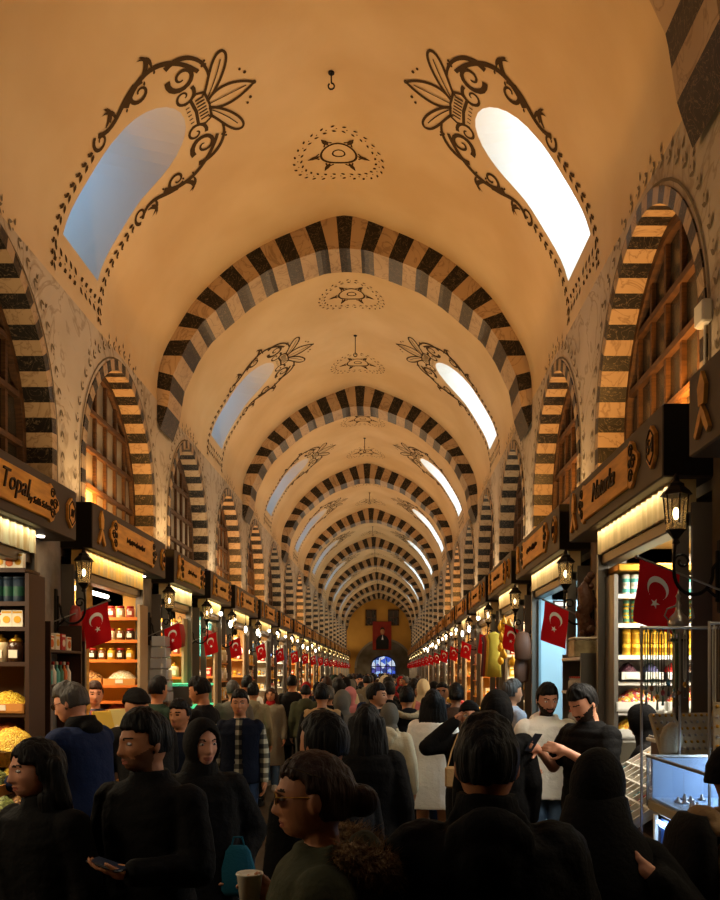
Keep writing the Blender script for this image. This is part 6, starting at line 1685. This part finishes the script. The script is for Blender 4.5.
# ---- the crowd further down the hall
GC = [('black', 'black', 9), ('soft_black', 'black', 6), ('navy', 'navy', 4), ('brown', 'brown', 3), ('grey', 'grey', 3), ('olive', 'olive', 2), ('green', 'dark green', 1), ('coat', 'taupe', 1), ('cream', 'cream', 1), ('red', 'red', 1), ('blue', 'blue', 1), ('white', 'white', 1), ('tan', 'tan', 1), ('pink', 'pink', 1)]
GP = [(k if k != 'soft_black' else 'black2', n) for k, n, w in GC for _ in range(w)]
base = []
for k, (kind, fem, hair, tk, legs, arms) in enumerate((
        ('jacket', False, 'short', dict(puff=.04), WALK, ('swingf', 'swingb')), ('jacket', False, 'crop', dict(puff=.045, hood=True), STAND, ('down', 'pocket')),
        ('coat', True, 'long', dict(hem=.5, puff=.04, flare=.03), WALK, ('swingb', 'down')), ('coat', True, 'hijab', dict(hem=.35, puff=.045, flare=.04), STAND, ('down', 'bent')),
        ('jacket', False, 'beanie', dict(puff=.055, quilt=.01), WALK, ('pocket', 'down')), ('jacket', True, 'bun', dict(puff=.035), STAND, ('bent', 'down')),
        ('jacket', False, 'hood', dict(puff=.055), WALK, ('pocket', 'pocket')), ('shirt', False, 'short', dict(puff=.02), STAND, ('bent', 'bent')))):
    t, r = person('x', -30, 0, 0, 1.70, lod=.018, fem=fem, hair=hair, tk=tk, legs=legs, arms=arms, top=kind, seed=40+k, skin=[skinA, skinB, skinC][k % 3], tm='black')
    base.append((t, kind, hair, fem))
HN = dict(short='short-haired', crop='crop-haired', long='long-haired', hijab='headscarfed', beanie='beanie-wearing', bun='bun-haired', hood='hooded')
rr = random.Random(21); placed = [(o.location.x, o.location.y) for o in list(COL.objects) if o.name.startswith('person') and o.location.x > -10]
usedb = set(); n = 0; tries = 0; seen_l = {}
while n < 165 and tries < 14000:
    tries += 1
    Y = 9.5 + 50*rr.random()**1.15; X = rr.uniform(-1.82, .78)
    if Y < 14 and -1.7 < X < -.8: continue
    if any((X-a)**2 + ((Y-b)*.75)**2 < .46**2 for a, b in placed): continue
    # keep clear the floor seen between the walkers
    if Y < 17 and wx(222, Y) < X < wx(305, Y): continue
    placed.append((X, Y)); k = rr.randrange(len(base)); t, kind, hair, fem = base[k]
    yaw = R((rr.choice([175, 185, 180, 165, 195, 180, 0, 10, -10, 90, -90]) + rr.uniform(-12, 12)))
    o = t if k not in usedb else dup(t)
    usedb.add(k); o.location = (X, Y, 0); o.rotation_euler = (0, 0, yaw); H = rr.uniform(.93, 1.06); o.scale = (H,)*3
    cm, cn = rr.choice(GP); hm = rr.choice([h_black, h_black, h_brown, h_grey]) if hair not in ('hijab', 'beanie', 'hood') else K[rr.choice(['black', 'grey', 'navy', 'brown', 'cream', 'black2'])] if hair != 'hood' else K[cm]
    for c in o.children:
        nm = c.name.split('.')[0]
        m = K[cm] if nm == kind else hm if nm in ('hair', 'headscarf', 'beanie', 'hood') else K[rr.choice(['black2', 'jeans', 'grey', 'navy'])] if nm == 'trousers' else None
        if m is not None: c.material_slots[0].link = 'OBJECT'; c.material_slots[0].material = m
    face = 'facing camera' if abs(yaw) < .5 else 'from behind' if abs(yaw) > 2.5 else 'in profile'
    pier = sum(1 for s_ in SIGNS['left'][1:] if s_[0]-.1 < Y and s_[0] > 3); side = 'left' if X < -1.1 else 'middle' if X < 0 else 'right'
    o['label'] = '%s person, %s %s, %s, %s of aisle by %s left pier' % (HN[hair], cn, kind, face, side, ORD[min(pier, 21)])
    o['group'] = 'people in the crowd down the hall'; n += 1
for t, *_ in base:
    if t.location.x < -20:
        for c in list(t.children): bpy.data.objects.remove(c)
        bpy.data.objects.remove(t)
# ================================================================ light
wd = bpy.data.worlds.new('world'); SC.world = wd; wd.use_nodes = True
wd.node_tree.nodes['Background'].inputs[0].default_value = (.25, .4, .8, 1); wd.node_tree.nodes['Background'].inputs[1].default_value = .02
for side in ('left', 'right'):
    X, sg = XW[side], SG[side]
    for i, (a, b) in enumerate(SIGNS[side]):
        y = (a+b)/2; w = b-a-.2
        near = y < 4
        area('sign_top_light', (X - sg*.22, y, 3.46), (pi, R(-14)*sg, 0), .10, w, 5 if near else 18, (1, .67, .33) if y < 12 else (1, .80, .54))
        if y > 2: area('under_sign_light', (X - sg*.235, y, 2.975), (0, 0, 0), .04, w, 3 if y < 4 else 7, (1, .84, .55))
        col = (1, .80, .52)
        if (side, i) == ('right', 2): col = (1, .93, .8)
        if (side, i) == ('right', 3): col = (.75, .92, 1)
        if y > 2: area('shop_light', (X + sg*.6, (a+fend(a, b))/2, 2.82), (0, 0, 0), .8, (fend(a, b)-a)*.75, (60 if side == 'left' else 25) if y < 4 else 110 if (side, i) == ('right', 2) else 80 if y < 12 else 110, col)

area('case_light', (1.70, 3.87, 1.46), (0, R(50), 0), .02, .8, 5, (.55, .75, 1))
area('case_light', (1.315, 3.65, 1.17), (0, R(15), 0), .02, 1.0, 3, (.5, .7, 1))
bpy.data.scenes.remove(TMP)
